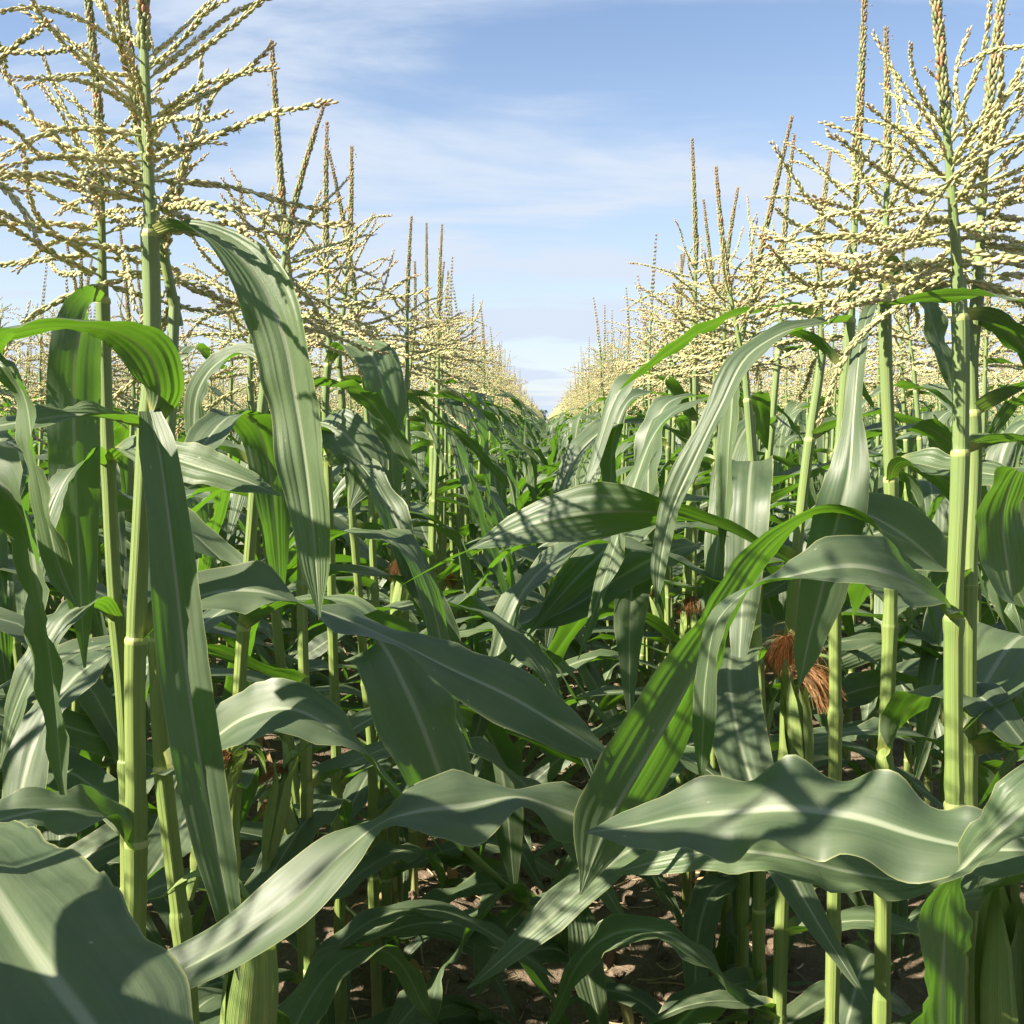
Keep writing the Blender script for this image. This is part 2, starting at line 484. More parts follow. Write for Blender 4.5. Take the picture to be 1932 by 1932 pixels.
LEAF_CLASSES = {   # length, width, start angle, end angle, bend centre, bend half width, twist
    'flag':  ((.34, .50), (.046, .064), (66, 96), (130, 178), (.25, .5), (.25, .4), 50),
    'upper': ((.56, .74), (.068, .092), (50, 80), (155, 180), (.18, .42), (.2, .4), 60),
    'mid':   ((.70, .88), (.084, .108), (50, 74), (118, 176), (.3, .55), (.3, .5), 90),
    'low':   ((.50, .74), (.068, .092), (50, 76), (115, 168), (.35, .6), (.3, .5), 90),
    'tiller': ((.28, .48), (.026, .045), (12, 40), (90, 170), (.4, .7), (.3, .5), 60)}
def rand_leaf_args(r, cls):
    (l, w, a, e, c, d, tw) = LEAF_CLASSES[cls]
    U = r.uniform
    return dict(L=U(*l), W=U(*w), th0=U(*a), th1=U(*e), c=U(*c), wd=U(*d), twist=r.normal(0, tw * 0.55), curl=r.normal(0, 26), sag=r.normal(0, 7))
LEAF_POOL = {}
for cls in LEAF_CLASSES:
    LEAF_POOL[cls] = []
    for k in range(11):
        a = rand_leaf_args(rng, cls)
        LEAF_POOL[cls].append(leaf_geo(seed=int(rng.integers(1e6)), ruf=float(rng.uniform(.10, .26)), n=26, m=9, **a).mesh('leaf_' + cls, [M_LEAF]))
DRY_POOL = [leaf_geo(rng.uniform(.3, .5), rng.uniform(.03, .05), 70, 178, .25, .25, rng.normal(0, 120), rng.normal(0, 40),
                     int(rng.integers(1e6)), ruf=.5, n=20, m=7).mesh('dry_leaf', [M_DRY]) for k in range(4)]

# ---- stalk
def tube(g, C, rad, sides=10, mat=0, v0=None, cap=True, groove=0.0):
    C = np.asarray(C, float); n = len(C)
    T = norm(np.gradient(C, axis=0))
    ref = np.array([1.0, 0.13, 0.02]) if abs(T[0][0]) < .8 else np.array([0.05, 1.0, 0.1])
    A = norm(np.cross(np.broadcast_to(ref, T.shape), T)); B = np.cross(T, A)
    ang = np.linspace(0, 2 * np.pi, sides + 1)
    rr = np.asarray(rad)[:, None] * (1 - groove * np.exp(-((ang - 2.0) / 0.5) ** 2)[None])
    V = C[:, None] + (A[:, None] * np.cos(ang)[None, :, None] + B[:, None] * np.sin(ang)[None, :, None]) * rr[..., None]
    vv = C[:, 2] if v0 is None else v0
    uv = np.stack([np.broadcast_to(ang / 6.2832, (n, sides + 1)), np.broadcast_to(np.asarray(vv)[:, None], (n, sides + 1))], -1)
    g.add(V.reshape(-1, 3), uv.reshape(-1, 2), grid_quads(n, sides + 1), mat=mat)
def stalk_geo(path, r0, r1, collars, sides=12, n=70, ligules=None):
    """path: function z -> (x, y); collars: heights of leaf collars. Sheaths end in a small step at each collar."""
    top = path.top
    zs = np.linspace(-0.03, top, n)
    for zc in collars:
        zs = np.concatenate([zs, [zc - .012, zc - .002, zc, zc + .003, zc + .01]])
    zs = np.unique(np.clip(zs, -0.03, top))
    base = r0 + (r1 - r0) * np.clip(zs / top, 0, 1) ** 1.25
    rad = base.copy()
    for k, zc in enumerate(collars):
        up = (zs <= zc + 1e-6) & (zs > zc - 0.16)
        rad += np.where(up, 0.0008 * sstep(zs, zc - .16, zc), 0)
        node = zc - 0.17
        rad += 0.0012 * np.exp(-((zs - node) / 0.008) ** 2)
        rad += np.where((zs > zc - .013) & (zs < zc + .0005), 0.0004, 0)
    rad = np.where(zs < 0.04, rad * (1 + (0.04 - zs) * 3), rad)
    C = np.array([path(z) for z in zs])
    g = Geo()
    tube(g, C, rad, sides, 0, groove=0.10)
    for zc in (collars if ligules is None else ligules):            # pale ligule band round the stalk
        rr = np.interp(zc, zs, base)
        zz = np.linspace(zc - .003, zc + .004, 4)
        Cc = np.array([path(z) for z in zz])
        tube(g, Cc, rr + np.array([.0013, .0016, .0013, .0001]), sides, 1)
    return g
class Path:
    def __init__(s, pts):
        P = np.asarray(pts, float); o = np.argsort(P[:, 2]); s.P = P[o]; s.top = s.P[-1, 2]
        z = s.P[:, 2]
        s.zz = np.linspace(z[0], z[-1], 120)
        C, arc, _ = spline(s.P, [], 120)
        s.C = C
    def __call__(s, z):
        return np.array([np.interp(z, s.C[:, 2], s.C[:, 0]), np.interp(z, s.C[:, 2], s.C[:, 1]), z])
COLLARS = [0.22, 0.36, 0.50, 0.65, 0.81, 0.98, 1.15, 1.32, 1.47]
CLS = ['low', 'low', 'low', 'mid', 'mid', 'mid', 'upper', 'upper', 'flag']
STALK_POOL = []
for k in range(7):
    pts = [(0, 0, -0.03)]
    lean = rng.normal(0, 0.035, 2); bow = rng.normal(0, 0.018, 2)
    for z in np.linspace(.2, 1.53, 7):
        t = z / 1.53
        pts.append((lean[0] * t + bow[0] * math.sin(3.14 * t) + rng.normal(0, .003), lean[1] * t + bow[1] * math.sin(3.14 * t) + rng.normal(0, .003), z))
    p = Path(pts)
    STALK_POOL.append((p, stalk_geo(p, .0135, .0062, COLLARS).mesh('stalk', [M_STALK, M_COLLAR])))

# ---- tassels
def spikelet_template(hi):
    if hi:
        ang = np.arange(5) / 5 * 6.2832
        ring = lambda x, r: np.stack([np.full(5, x), r * np.cos(ang), r * np.sin(ang)], 1)
        V = np.concatenate([[[0, 0, 0]], ring(.28, .85), ring(.66, 1.0), [[1, 0, 0]]])
        T = [(0, 1 + (i + 1) % 5, 1 + i) for i in range(5)] + [(11, 6 + i, 6 + (i + 1) % 5) for i in range(5)]
        Q = [(1 + i, 1 + (i + 1) % 5, 6 + (i + 1) % 5, 6 + i) for i in range(5)]
        return V, np.array(Q), np.array(T)
    ang = np.arange(4) / 4 * 6.2832
    V = np.concatenate([[[0, 0, 0]], np.stack([np.full(4, .5), np.cos(ang), np.sin(ang)], 1), [[1, 0, 0]]])
    T = [(0, 1 + (i + 1) % 4, 1 + i) for i in range(4)] + [(5, 1 + i, 1 + (i + 1) % 4) for i in range(4)]
    return V, np.zeros((0, 4), int), np.array(T)
SPK = {True: spikelet_template(True), False: spikelet_template(False)}
def scatter(g, pos, dirs, length, radius, urand, vval, hi=True, mat=0):
    V0, Q0, T0 = SPK[hi]
    D = norm(dirs); ref = np.where(np.abs(D[:, 2:3]) < .9, np.array([[0, 0, 1.0]]), np.array([[1.0, 0, 0]]))
    A = norm(np.cross(ref, D)); B = np.cross(D, A)
    V = (pos[:, None] + D[:, None] * (V0[None, :, 0] * length[:, None])[..., None]
         + A[:, None] * (V0[None, :, 1] * radius[:, None])[..., None] + B[:, None] * (V0[None, :, 2] * radius[:, None])[..., None])
    k, m = len(pos), len(V0)
    off = (np.arange(k) * m)[:, None, None]
    uv = np.stack([np.broadcast_to(urand[:, None], (k, m)), np.broadcast_to(vval[:, None], (k, m))], -1)
    g.add(V.reshape(-1, 3), uv.reshape(-1, 2), (Q0[None] + off).reshape(-1, 4) if len(Q0) else None, (T0[None] + off).reshape(-1, 3), mat)
def branch_curve(L, bend, side, r, n=40):
    s = np.linspace(0, 1, n)
    el = R(bend) * s ** 1.2 + 0.24 * np.sin(s * r.uniform(4, 10) + r.uniform(0, 6)) * s
    az = R(side) * s ** 1.4 + 0.22 * np.sin(s * r.uniform(4, 10) + r.uniform(0, 6)) * s
    T = np.stack([np.cos(el) * np.cos(az), np.cos(el) * np.sin(az), np.sin(el)], 1)
    return np.concatenate([[[0, 0, 0]], np.cumsum((T[1:] + T[:-1]) * .5 * L / (n - 1), 0)]), T, s
def branch_geo(g, L, bend, side, r, hi=True, M=None, off=(0, 0, 0), mat=0):
    C, T, s = branch_curve(L, bend, side, r)
    if M is not None:
        C = C @ M.T; T = T @ M.T
    C = C + np.asarray(off)
    step = .0029 if hi else .0070
    k = max(int(L / step), 4)
    t = np.linspace(.07, .97, k) + r.normal(0, .004, k)
    t = np.clip(t, 0.04, .985)
    pos = np.stack([np.interp(t, s, C[:, i]) for i in range(3)], 1)
    tan = norm(np.stack([np.interp(t, s, T[:, i]) for i in range(3)], 1))
    A = norm(np.cross(tan, np.array([0.1, 0.2, 1.0]))); B = np.cross(tan, A)
    ph = np.arange(k) * 2.45 + r.normal(0, .35, k)
    outv = A * np.cos(ph)[:, None] + B * np.sin(ph)[:, None]
    tilt = r.normal(.17, .08, k)[:, None]
    D = tan * np.cos(tilt) + outv * np.sin(tilt)
    tap = 1 - .35 * t
    ln = (r.uniform(.0105, .0145, k) if hi else r.uniform(.013, .018, k)) * tap
    rd = (r.uniform(.0018, .0026, k) if hi else r.uniform(.0025, .0034, k)) * tap
    scatter(g, pos + outv * .0014, D, ln, rd, r.uniform(0, 1, k), t, hi, mat)
    if hi:
        tube(g, C[::4], np.linspace(.0015, .0008, len(C[::4])), 5, mat, v0=s[::4] * .3 + .02)
        ka = k // 7                                   # dangling anthers
        sel = r.integers(0, k, ka)
        d = np.tile([0, 0, -1.0], (ka, 1)) + r.normal(0, .5, (ka, 3))
        scatter(g, pos[sel] + outv[sel] * .003, d, r.uniform(.005, .008, ka), np.full(ka, .0007), r.uniform(.8, 1, ka), np.full(ka, .7), False, mat)
def spike_geo(g, L, r, hi=True, z0=0.0, lean=(0, 0), mat=0):
    n = 30; s = np.linspace(0, 1, n)
    C = np.stack([lean[0] * s ** 1.5, lean[1] * s ** 1.5, z0 + L * s], 1)
    lev, per = (int(L / .0062), 6) if hi else (int(L / .013), 4)
    t = np.repeat(np.linspace(0.0, .985, lev), per); k = len(t)
    pos = np.stack([np.interp(t, s, C[:, i]) for i in range(3)], 1)
    ph = np.arange(k) * (6.2832 / per) + np.repeat(np.arange(lev) * .5, per) + r.normal(0, .15, k)
    outv = np.stack([np.cos(ph), np.sin(ph), np.zeros(k)], 1)
    tl = r.normal(.26, .09, k)[:, None]
    D = np.array([[0, 0, 1.0]]) * np.cos(tl) + outv * np.sin(tl)
    fat = 1 - .55 * t ** 2
    scatter(g, pos + outv * (.0030 * fat)[:, None], D, r.uniform(.010, .0135, k) * (1 if hi else 1.5) * (1 - .3 * t), r.uniform(.0018, .0025, k) * (1 if hi else 1.4) * fat, r.uniform(0, 1, k), t, hi, mat)
    if hi:
        ka = k // 9; sel = r.integers(0, k, ka)
        scatter(g, pos[sel] + outv[sel] * .007, outv[sel] + r.normal(0, .4, (ka, 3)) - [0, 0, .4], r.uniform(.004, .007, ka), np.full(ka, .0007), r.uniform(.85, 1, ka), np.full(ka, .6), False, mat)
BRANCH_POOL = []
for k in range(14):
    g = Geo()
    branch_geo(g, float(rng.uniform(.15, .25)), float(rng.normal(-12, 30)), float(rng.normal(0, 30)), rng, True)
    BRANCH_POOL.append(g.mesh('tassel_branch', [M_TASSEL]))
SPIKE_POOL = []
for k in range(5):
    g = Geo()
    zone = .17
    tube(g, [(0, 0, z) for z in np.linspace(-.02, zone + .02, 8)], np.linspace(.0062, .0040, 8), 8, 1, v0=np.full(8, 1.3))
    spike_geo(g, float(rng.uniform(.24, .31)), rng, True, zone, rng.normal(0, .014, 2))
    SPIKE_POOL.append(g.mesh('tassel_spike', [M_SPIKE, M_STALK]))
def branch_dirs(r, nb):
    out = []
    for i in range(nb):
        f = i / (nb - 1)
        z = .012 + .155 * f ** 0.9
        el = R(-6 + 52 * f ** 1.5) + r.normal(0, .20)
        az = i * 2.4 + r.normal(0, .35)
        out.append((z, el, az, (1.06 - .42 * f) * r.uniform(.85, 1.12)))
    return out
MID_TASSELS = []
for k in range(8):
    g = Geo()
    tube(g, [(0, 0, z) for z in np.linspace(-.02, .19, 4)], np.linspace(.0058, .004, 4), 6, 2, v0=np.full(4, 1.3))
    spike_geo(g, float(rng.uniform(.22, .30)), rng, False, .17, rng.normal(0, .02, 2), 1)
    for (z, el, az, sc) in branch_dirs(rng, 27):
        M = np.array(Euler((0, -el, az)).to_matrix())
        branch_geo(g, float(rng.uniform(.15, .24)) * sc, float(rng.normal(-12, 30)), float(rng.normal(0, 30)), rng, False, M, (0, 0, z), 0)
    MID_TASSELS.append(g.mesh('tassel', [M_TASSEL, M_SPIKE, M_STALK]))
def add_tassel(plant, loc, rot, r, scale=1.0, nb=22, near=True, bl=1.0):
    if not near:
        link('tassel', MID_TASSELS[int(r.integers(len(MID_TASSELS)))], plant, loc, rot, scale)
        return
    t = link('tassel', SPIKE_POOL[int(r.integers(len(SPIKE_POOL)))], plant, loc, rot, scale)
    for (z, el, az, sc) in branch_dirs(r, nb):
        link('tassel_branch', BRANCH_POOL[int(r.integers(len(BRANCH_POOL)))], t, (0, 0, z), (r.uniform(0, 6.28) if r.random() < .3 else r.normal(0, .6), -el, az), sc * scale ** -.6 * bl)

# ---- ears
def husk_geo(r, L=.20, rad=.024):
    g = Geo()
    for k in range(6):                       # overlapping husk blades wrapped round the ear
        a0 = k * 2.4; span = 2.3
        lz = L * (0.80 + .06 * k); n, m = 14, 7
        s = np.linspace(0, 1, n); u = np.linspace(-1, 1, m)
        prof = np.interp(s, [0, .08, .35, .6, .85, 1], [.35, .62, 1, .97, .62, .30])
        wid = np.interp(s, [0, .5, .8, 1], [1, 1, .8, .05])
        ang = a0 + (u[None] * wid[:, None]) * span / 2
        rr = rad * prof[:, None] * (1 + .035 * k * .5) + .0012 * k + .0015 * np.abs(u)[None] * s[:, None]
        if k > 3:
            rr = rr + (.012 * sstep(s, .75, 1.0))[:, None]
        V = np.stack([rr * np.cos(ang), rr * np.sin(ang), np.broadcast_to((s * lz)[:, None], (n, m))], -1)
        uv = np.stack([np.broadcast_to(u * .5 + .5, (n, m)), np.broadcast_to((s * lz)[:, None], (n, m))], -1)
        g.add(V.reshape(-1, 3), uv.reshape(-1, 2), grid_quads(n, m))
    for k in range(3):                       # small free blades at the husk tips
        M = np.array(Euler((0, 0, r.uniform(0, 6.28))).to_matrix())
        lg = leaf_geo(r.uniform(.08, .16), .016, r.uniform(5, 25), r.uniform(60, 150), .5, .4, r.normal(0, 40), 10, int(r.integers(1e6)), n=12, m=5, ruf=.1)
        g.add_geo(lg, M, (0, 0, L * .88))
    tube(g, [(0, 0, z) for z in np.linspace(-.05, .02, 4)], [.008, .009, .010, .009], 8, 0)
    return g
def silk_geo(r, L=.20, nst=110, ln=.085, rad=.007):
    g = Geo()
    for k in range(nst):
        a = r.uniform(0, 6.28); n = 9
        p = np.array([math.cos(a), math.sin(a), 0]) * r.uniform(.0, rad) + [0, 0, L * .93]
        side = r.normal(0, .42) + 2.2           # wilted silks fall mostly to one side
        d = np.array([.6 * math.cos(side), .6 * math.sin(side), 1.0]) + r.normal(0, .14, 3)
        pts = [p]; l = ln * r.uniform(.55, 1.15)
        for i in range(n - 1):
            d = norm(d + np.array([.22 * math.cos(side), .22 * math.sin(side), -.62]) * (1.15 if i > 1 else .5) + r.normal(0, .20, 3))
            q = pts[-1] + d * l / (n - 1)
            q[:2] += norm(np.array([q[0] + 1e-4, q[1]])) * max(0, .020 - math.hypot(q[0], q[1])) * (.6 if q[2] < L * .9 else 0)
            pts.append(q)
        v = np.linspace(0, 1, n); rv = r.uniform(0, 1)
        C = np.array(pts)
        n0 = g.n
        tube(g, C, np.linspace(.0006, .00035, n), 3, 0, v0=v)
        g.uv[-1][:, 0] = rv
    return g
HUSKS = [husk_geo(rng, rng.uniform(.18, .21), rng.uniform(.016, .020)).mesh('ear_husk', [M_HUSK]) for k in range(3)]
SILKS = [silk_geo(rng, .20, 190, .075).mesh('ear_silk', [M_SILK]) for k in range(3)]
SILK_BIG = silk_geo(rng, .20, 620, .10, .011).mesh('ear_silk_full', [M_SILK])
def add_ear(plant, loc, az, tilt, r, big=False, scale=1.0, silk=True):
    e = link('ear', HUSKS[int(r.integers(3))], plant, loc, (0, tilt, az), scale)
    if silk: link('silk', SILK_BIG if big else SILKS[int(r.integers(3))], e, (0, 0, 0), (0, 0, r.uniform(0, 6.28)))
    return e

# ------------------------------------------------------------------ ground
def lattice_noise(x, y, seed):
    r = np.random.default_rng(seed); G = r.uniform(-1, 1, (256, 256))
    xi, yi = np.floor(x).astype(int), np.floor(y).astype(int)
    fx, fy = x - xi, y - yi
    fx, fy = fx * fx * (3 - 2 * fx), fy * fy * (3 - 2 * fy)
    a = G[xi % 256, yi % 256]; b = G[(xi + 1) % 256, yi % 256]; c = G[xi % 256, (yi + 1) % 256]; d = G[(xi + 1) % 256, (yi + 1) % 256]
    return (a * (1 - fx) + b * fx) * (1 - fy) + (c * (1 - fx) + d * fx) * fy
ROW_L, ROW_R, PITCH_X = -0.386, 0.405, 0.785
def row_x(k):            # k = -1, -2 ... to the left, 1, 2 ... to the right
    return ROW_L + (k + 1) * PITCH_X if k < 0 else ROW_R + (k - 1) * PITCH_X
def ground_z(x, y):
    x = np.asarray(x, float); y = np.asarray(y, float)
    near = 1 / (1 + np.maximum(np.hypot(x, y) - 8, 0) * .6)
    hill = .022 * np.cos((x - ROW_L) / PITCH_X * 6.2832)
    z = hill + .016 * lattice_noise(x * 5 + 40, y * 5 + 40, 1) + .014 * lattice_noise(x * 14 + 90, y * 14 + 90, 2) + .008 * lattice_noise(x * 32 + 90, y * 32 + 90, 3)
    return z * near - .01
xs = np.unique(np.concatenate([np.array([-900, -300, -120, -60, -30, -15, -8, -5, -3.5]), np.arange(-2.6, 2.61, .026), np.array([3.5, 5, 8, 15, 30, 60, 120, 300, 900])]))
ys = np.unique(np.concatenate([np.array([-300, -60, -20, -8, -4, -2, -1, 0, .6]), np.arange(1.0, 4.2, .026), np.arange(4.2, 9, .06), np.array([10, 12, 15, 20, 30, 50, 80, 120, 200, 400, 900, 1500])]))
gx, gy = np.meshgrid(xs, ys, indexing='ij')
gz = ground_z(gx, gy)
g = Geo()
g.add(np.stack([gx, gy, gz], -1).reshape(-1, 3), np.stack([gx, gy], -1).reshape(-1, 2), grid_quads(len(xs), len(ys))[:, ::-1])
ground = link('ground', g.mesh('ground', [M_SOIL]))
ground['kind'] = 'structure'

# soil clods and chopped straw lying in the furrow
ico_v = []
ph = (1 + 5 ** .5) / 2
for a, b in ((1, ph), (-1, ph), (1, -ph), (-1, -ph)):
    ico_v += [(0, a, b), (a, b, 0), (b, 0, a)]
ico_v = norm(np.array(ico_v, float))
ico_f = []
for i in range(12):
    for j in range(i + 1, 12):
        for k in range(j + 1, 12):
            d = [np.linalg.norm(ico_v[i] - ico_v[j]), np.linalg.norm(ico_v[j] - ico_v[k]), np.linalg.norm(ico_v[i] - ico_v[k])]
            if max(d) < 1.1:
                nn = np.cross(ico_v[j] - ico_v[i], ico_v[k] - ico_v[i])
                ico_f.append((i, j, k) if nn @ ico_v[i] > 0 else (i, k, j))
sv = list(ico_v); sf = []; mids = {}
def mid(a, b):
    key = (min(a, b), max(a, b))
    if key not in mids:
        mids[key] = len(sv); sv.append(norm(sv[a] + sv[b]))
    return mids[key]
for (a, b, c) in ico_f:
    x, y, z = mid(a, b), mid(b, c), mid(c, a)
    sf += [(a, x, z), (x, b, y), (z, y, c), (x, y, z)]
sv = np.array(sv); sf = np.array(sf)
g = Geo()
for k in range(1500):
    y = 1.5 + 6.0 * rng.random() ** 1.7
    x = rng.uniform(-1.3, 1.3) if rng.random() < .4 else rng.normal(0.02, .22)
    sz = .006 + .022 * rng.random() ** 3
    v = sv * (1 + rng.normal(0, .16, (len(sv), 1))) * sz * rng.uniform(.7, 1.3, (1, 3))
    g.add(v + [x, y, float(ground_z(x, y)) + sz * .25], np.zeros((len(sv), 2)), None, sf)
clods = link('soil_clods', g.mesh('soil_clods', [M_SOIL], smooth=False))
clods['kind'] = 'stuff'; clods['label'] = 'loose brown soil clods scattered along the furrow'; clods['category'] = 'soil clods'
g = Geo()
for k in range(900):
    y = 1.5 + 6.0 * rng.random() ** 1.5
    x = rng.normal(0.05, .35)
    L = rng.uniform(.02, .12); a = rng.uniform(0, 3.14); n = 4
    s = np.linspace(-.5, .5, n)
    cx = x + L * s * math.cos(a); cy = y + L * s * math.sin(a)
    cz = ground_z(cx, cy).max() * .5 + ground_z(cx, cy) * .5 + .004 + rng.uniform(0, .012) * np.abs(s)
    tube(g, np.stack([cx, cy + .01 * s ** 2, cz], 1), np.full(n, rng.uniform(.0010, .0028)), 4, 0, v0=s)
    g.uv[-1][:, 0] = rng.uniform(0, 1)
straw = link('straw_litter', g.mesh('straw_litter', [M_STRAW]))
straw['kind'] = 'stuff'; straw['label'] = 'chopped dry straw bits lying on the soil of the furrow'; straw['category'] = 'straw'

# ------------------------------------------------------------------ far trees on the horizon
def far_tree(px, py_top, dist, wide, label):
    top = at(px, py_top, dist)
    h = top[2]
    root = thing('tree', label, 'tree', None, (top[0], top[1], 0))
    g = Geo()
    tube(g, [(0, 0, -.2), (.1, 0, h * .3), (0, .1, h * .62)], [h * .035, h * .026, h * .012], 8, 0)
    for k in range(6):
        a = rng.uniform(0, 6.28)
        tube(g, [(0, 0, h * .35), (math.cos(a) * wide * .25, math.sin(a) * wide * .25, h * rng.uniform(.5, .8))], [h * .014, h * .005], 5, 0)
    link('trunk', g.mesh('trunk', [M_BARK]), root)
    g = Geo()
    cl = [(rng.normal(0, wide * .22), rng.normal(0, wide * .22), h * rng.uniform(.30, .90), wide * rng.uniform(.10, .22)) for k in range(26)]
    k = 2600
    c = np.array([cl[int(i)] for i in rng.integers(0, len(cl), k)])
    p = c[:, :3] + norm(rng.normal(0, 1, (k, 3))) * (c[:, 3] * rng.uniform(.3, 1.05, k))[:, None] * [1, 1, .75]
    sz = h * .030 * rng.uniform(.6, 1.3, k)
    a = norm(rng.normal(0, 1, (k, 3))); b = norm(np.cross(a, rng.normal(0, 1, (k, 3))))
    V = np.stack([p - a * sz[:, None], p + b * sz[:, None] * .6, p + a * sz[:, None], p - b * sz[:, None] * .6], 1)
    g.add(V.reshape(-1, 3), np.zeros((k * 4, 2)), np.arange(k * 4).reshape(-1, 4))
    link('crown', g.mesh('crown', [M_TREE], smooth=False), root)
far_tree(1020, 771, 190, 2.9, 'small dark broadleaf tree on the horizon at the end of the furrow')
far_tree(1048, 783, 210, 3.4, 'low rounded tree beside the taller tree at the end of the furrow')
far_tree(1000, 784, 230, 4.2, 'low bushy tree half hidden behind the far tassels of the shaded row')

# ------------------------------------------------------------------ corn plants
def corn_plant(x, y, r, label, group, near, ear=True, tiller=0.5, bias=None, s=None, skip_low=0, extra=0):
    s = s or r.uniform(.90, 1.0)
    root = thing('corn_plant', label, 'corn plant', group, (x, y, float(ground_z(x, y)) - .005))
    root.scale = (s, s, s * r.uniform(.97, 1.04))
    root.rotation_euler = (r.normal(0, .022), r.normal(0, .022), 0)
    path, me = STALK_POOL[int(r.integers(len(STALK_POOL)))]
    rz = 0.0
    link('stalk', me, root)
    az = r.normal(0, R(30)) if bias is None else bias + r.normal(0, .2)
    for i in range(skip_low, 9):
        zc = COLLARS[i]
        cls = CLS[i]
        if cls == 'flag' and r.random() < .15: cls = 'upper'
        pool = LEAF_POOL[cls]
        a = az + i * math.pi + r.normal(0, .33)
        p = path(zc)
        rad = .0135 - .0073 * (zc / 1.53) ** 1.25
        link('leaf', pool[int(r.integers(len(pool)))], root, p + np.array([math.cos(a), math.sin(a), 0]) * rad * .5 - [0, 0, .002],
             (r.normal(0, .08), r.normal(0, .10), a), r.uniform(.88, 1.1))
    for k in range(extra):                   # blades of the crowded lower stalk
        a = r.uniform(0, 6.28); zc = r.uniform(.18, .62)
        link('leaf', LEAF_POOL['low'][int(r.integers(11))], root, path(zc) + np.array([math.cos(a), math.sin(a), 0]) * .008, (r.normal(0, .15), r.normal(0, .15), a), r.uniform(.6, 1.0))
    if r.random() < .55:
        a = r.uniform(0, 6.28)
        link('dry_leaf', DRY_POOL[int(r.integers(4))], root, path(.13) + np.array([math.cos(a), math.sin(a), 0]) * .011, (0, 0, a), r.uniform(.6, 1))
    if r.random() < tiller:                  # side shoot at the foot of the plant
        for k in range(3):
            a = r.uniform(0, 6.28)
            link('side_shoot_leaf', LEAF_POOL['tiller'][int(r.integers(11))], root, path(.01) + np.array([math.cos(a) * .02, math.sin(a) * .02, 0]), (0, 0, a), r.uniform(.8, 1.3))
    if ear:
        a = az + r.normal(0, .4) + (math.pi if r.random() < .5 else 0)
        zc = r.uniform(.52, .74); p = path(zc)
        add_ear(root, p + np.array([math.cos(a), math.sin(a), 0]) * .016, a, r.uniform(.15, .32), r, False, r.uniform(.66, .82))
    tp = path(path.top)
    tt = path(path.top - .05)
    d = norm(tp - tt)
    add_tassel(root, tp - d * .01, (math.asin(-d[1]) + r.normal(0, .05), math.asin(d[0]) + r.normal(0, .05), r.uniform(0, 6.28)), r, r.uniform(.9, 1.12), 25, near)
    return root

LAB = {-1: 'corn plant with cream tassel in the row on the shaded side of the furrow',
       1: 'corn plant with cream tassel in the sunlit row along the furrow',
       -2: 'corn plant with cream tassel in a row behind the shaded row',
       2: 'corn plant with cream tassel in a row behind the sunlit row'}
GRP = {-1: 'corn plants in the shaded row', 1: 'corn plants in the sunlit row',
       -2: 'corn plants behind the shaded row', 2: 'corn plants behind the sunlit row'}
spots = []
prng = np.random.default_rng(77)
for k, y0, y1 in ((-1, 1.62, 12.5), (1, 1.82, 12.5), (-2, 2.05, 9.5), (2, 2.05, 9.5), (-3, 3.5, 8.0), (3, 3.5, 8.0), (-4, 5.0, 7.2), (4, 5.0, 7.2)):
    y = y0
    while y < y1:
        if not (k == -1 and abs(y - 1.99) < .09) and not (k == 1 and min(abs(y - 2.0), abs(y - 2.36), abs(y - 2.9)) < .09):
            spots.append((k, row_x(k) + prng.normal(0, .022), y + prng.normal(0, .02)))
        y += prng.uniform(.165, .235)
taken = len(spots)
ORD = ['first', 'second', 'third', 'fourth', 'fifth', 'sixth', 'seventh', 'eighth', 'ninth', 'tenth', 'eleventh', 'twelfth']
count = {-1: 0, 1: 0}
for (k, x, y) in sorted(spots, key=lambda q: q[2]):
    own = None
    if k == -1 and y < 1.95:
        count['gap'] = count.get('gap', 0) + 1
        own = ORD[count['gap'] - 1] + ' corn plant in the gap between the slanting stalk and the tall spike'
    elif k == -1 and count[-1] < 12:
        count[-1] += 1; own = ORD[count[-1] - 1] + ' corn plant beyond the tall straight spike in the shaded row'
    elif k == 1 and 1.95 < y < 2.9:
        own = 'corn plant among the broad pale blades that slant into the furrow from the sunlit row'
    elif k == 1 and y < 1.95:
        own = 'corn plant between the leaning stalk and the tallest dark spike in the sunlit row'
    elif k == 1 and count[1] < 12:
        count[1] += 1; own = ORD[count[1] - 1] + ' corn plant beyond the pair of narrow pale hanging blades in the sunlit row'
    kk = max(-2, min(2, k))
    corn_plant(x, y, prng, own or LAB[kk], GRP[kk], near=(y < 3.6), ear=(y < 7 and abs(k) == 1 and prng.random() < .6), tiller=.9 if abs(k) == 1 else .0, extra=1 if abs(k) == 1 else 0)
print('individual plants', taken)

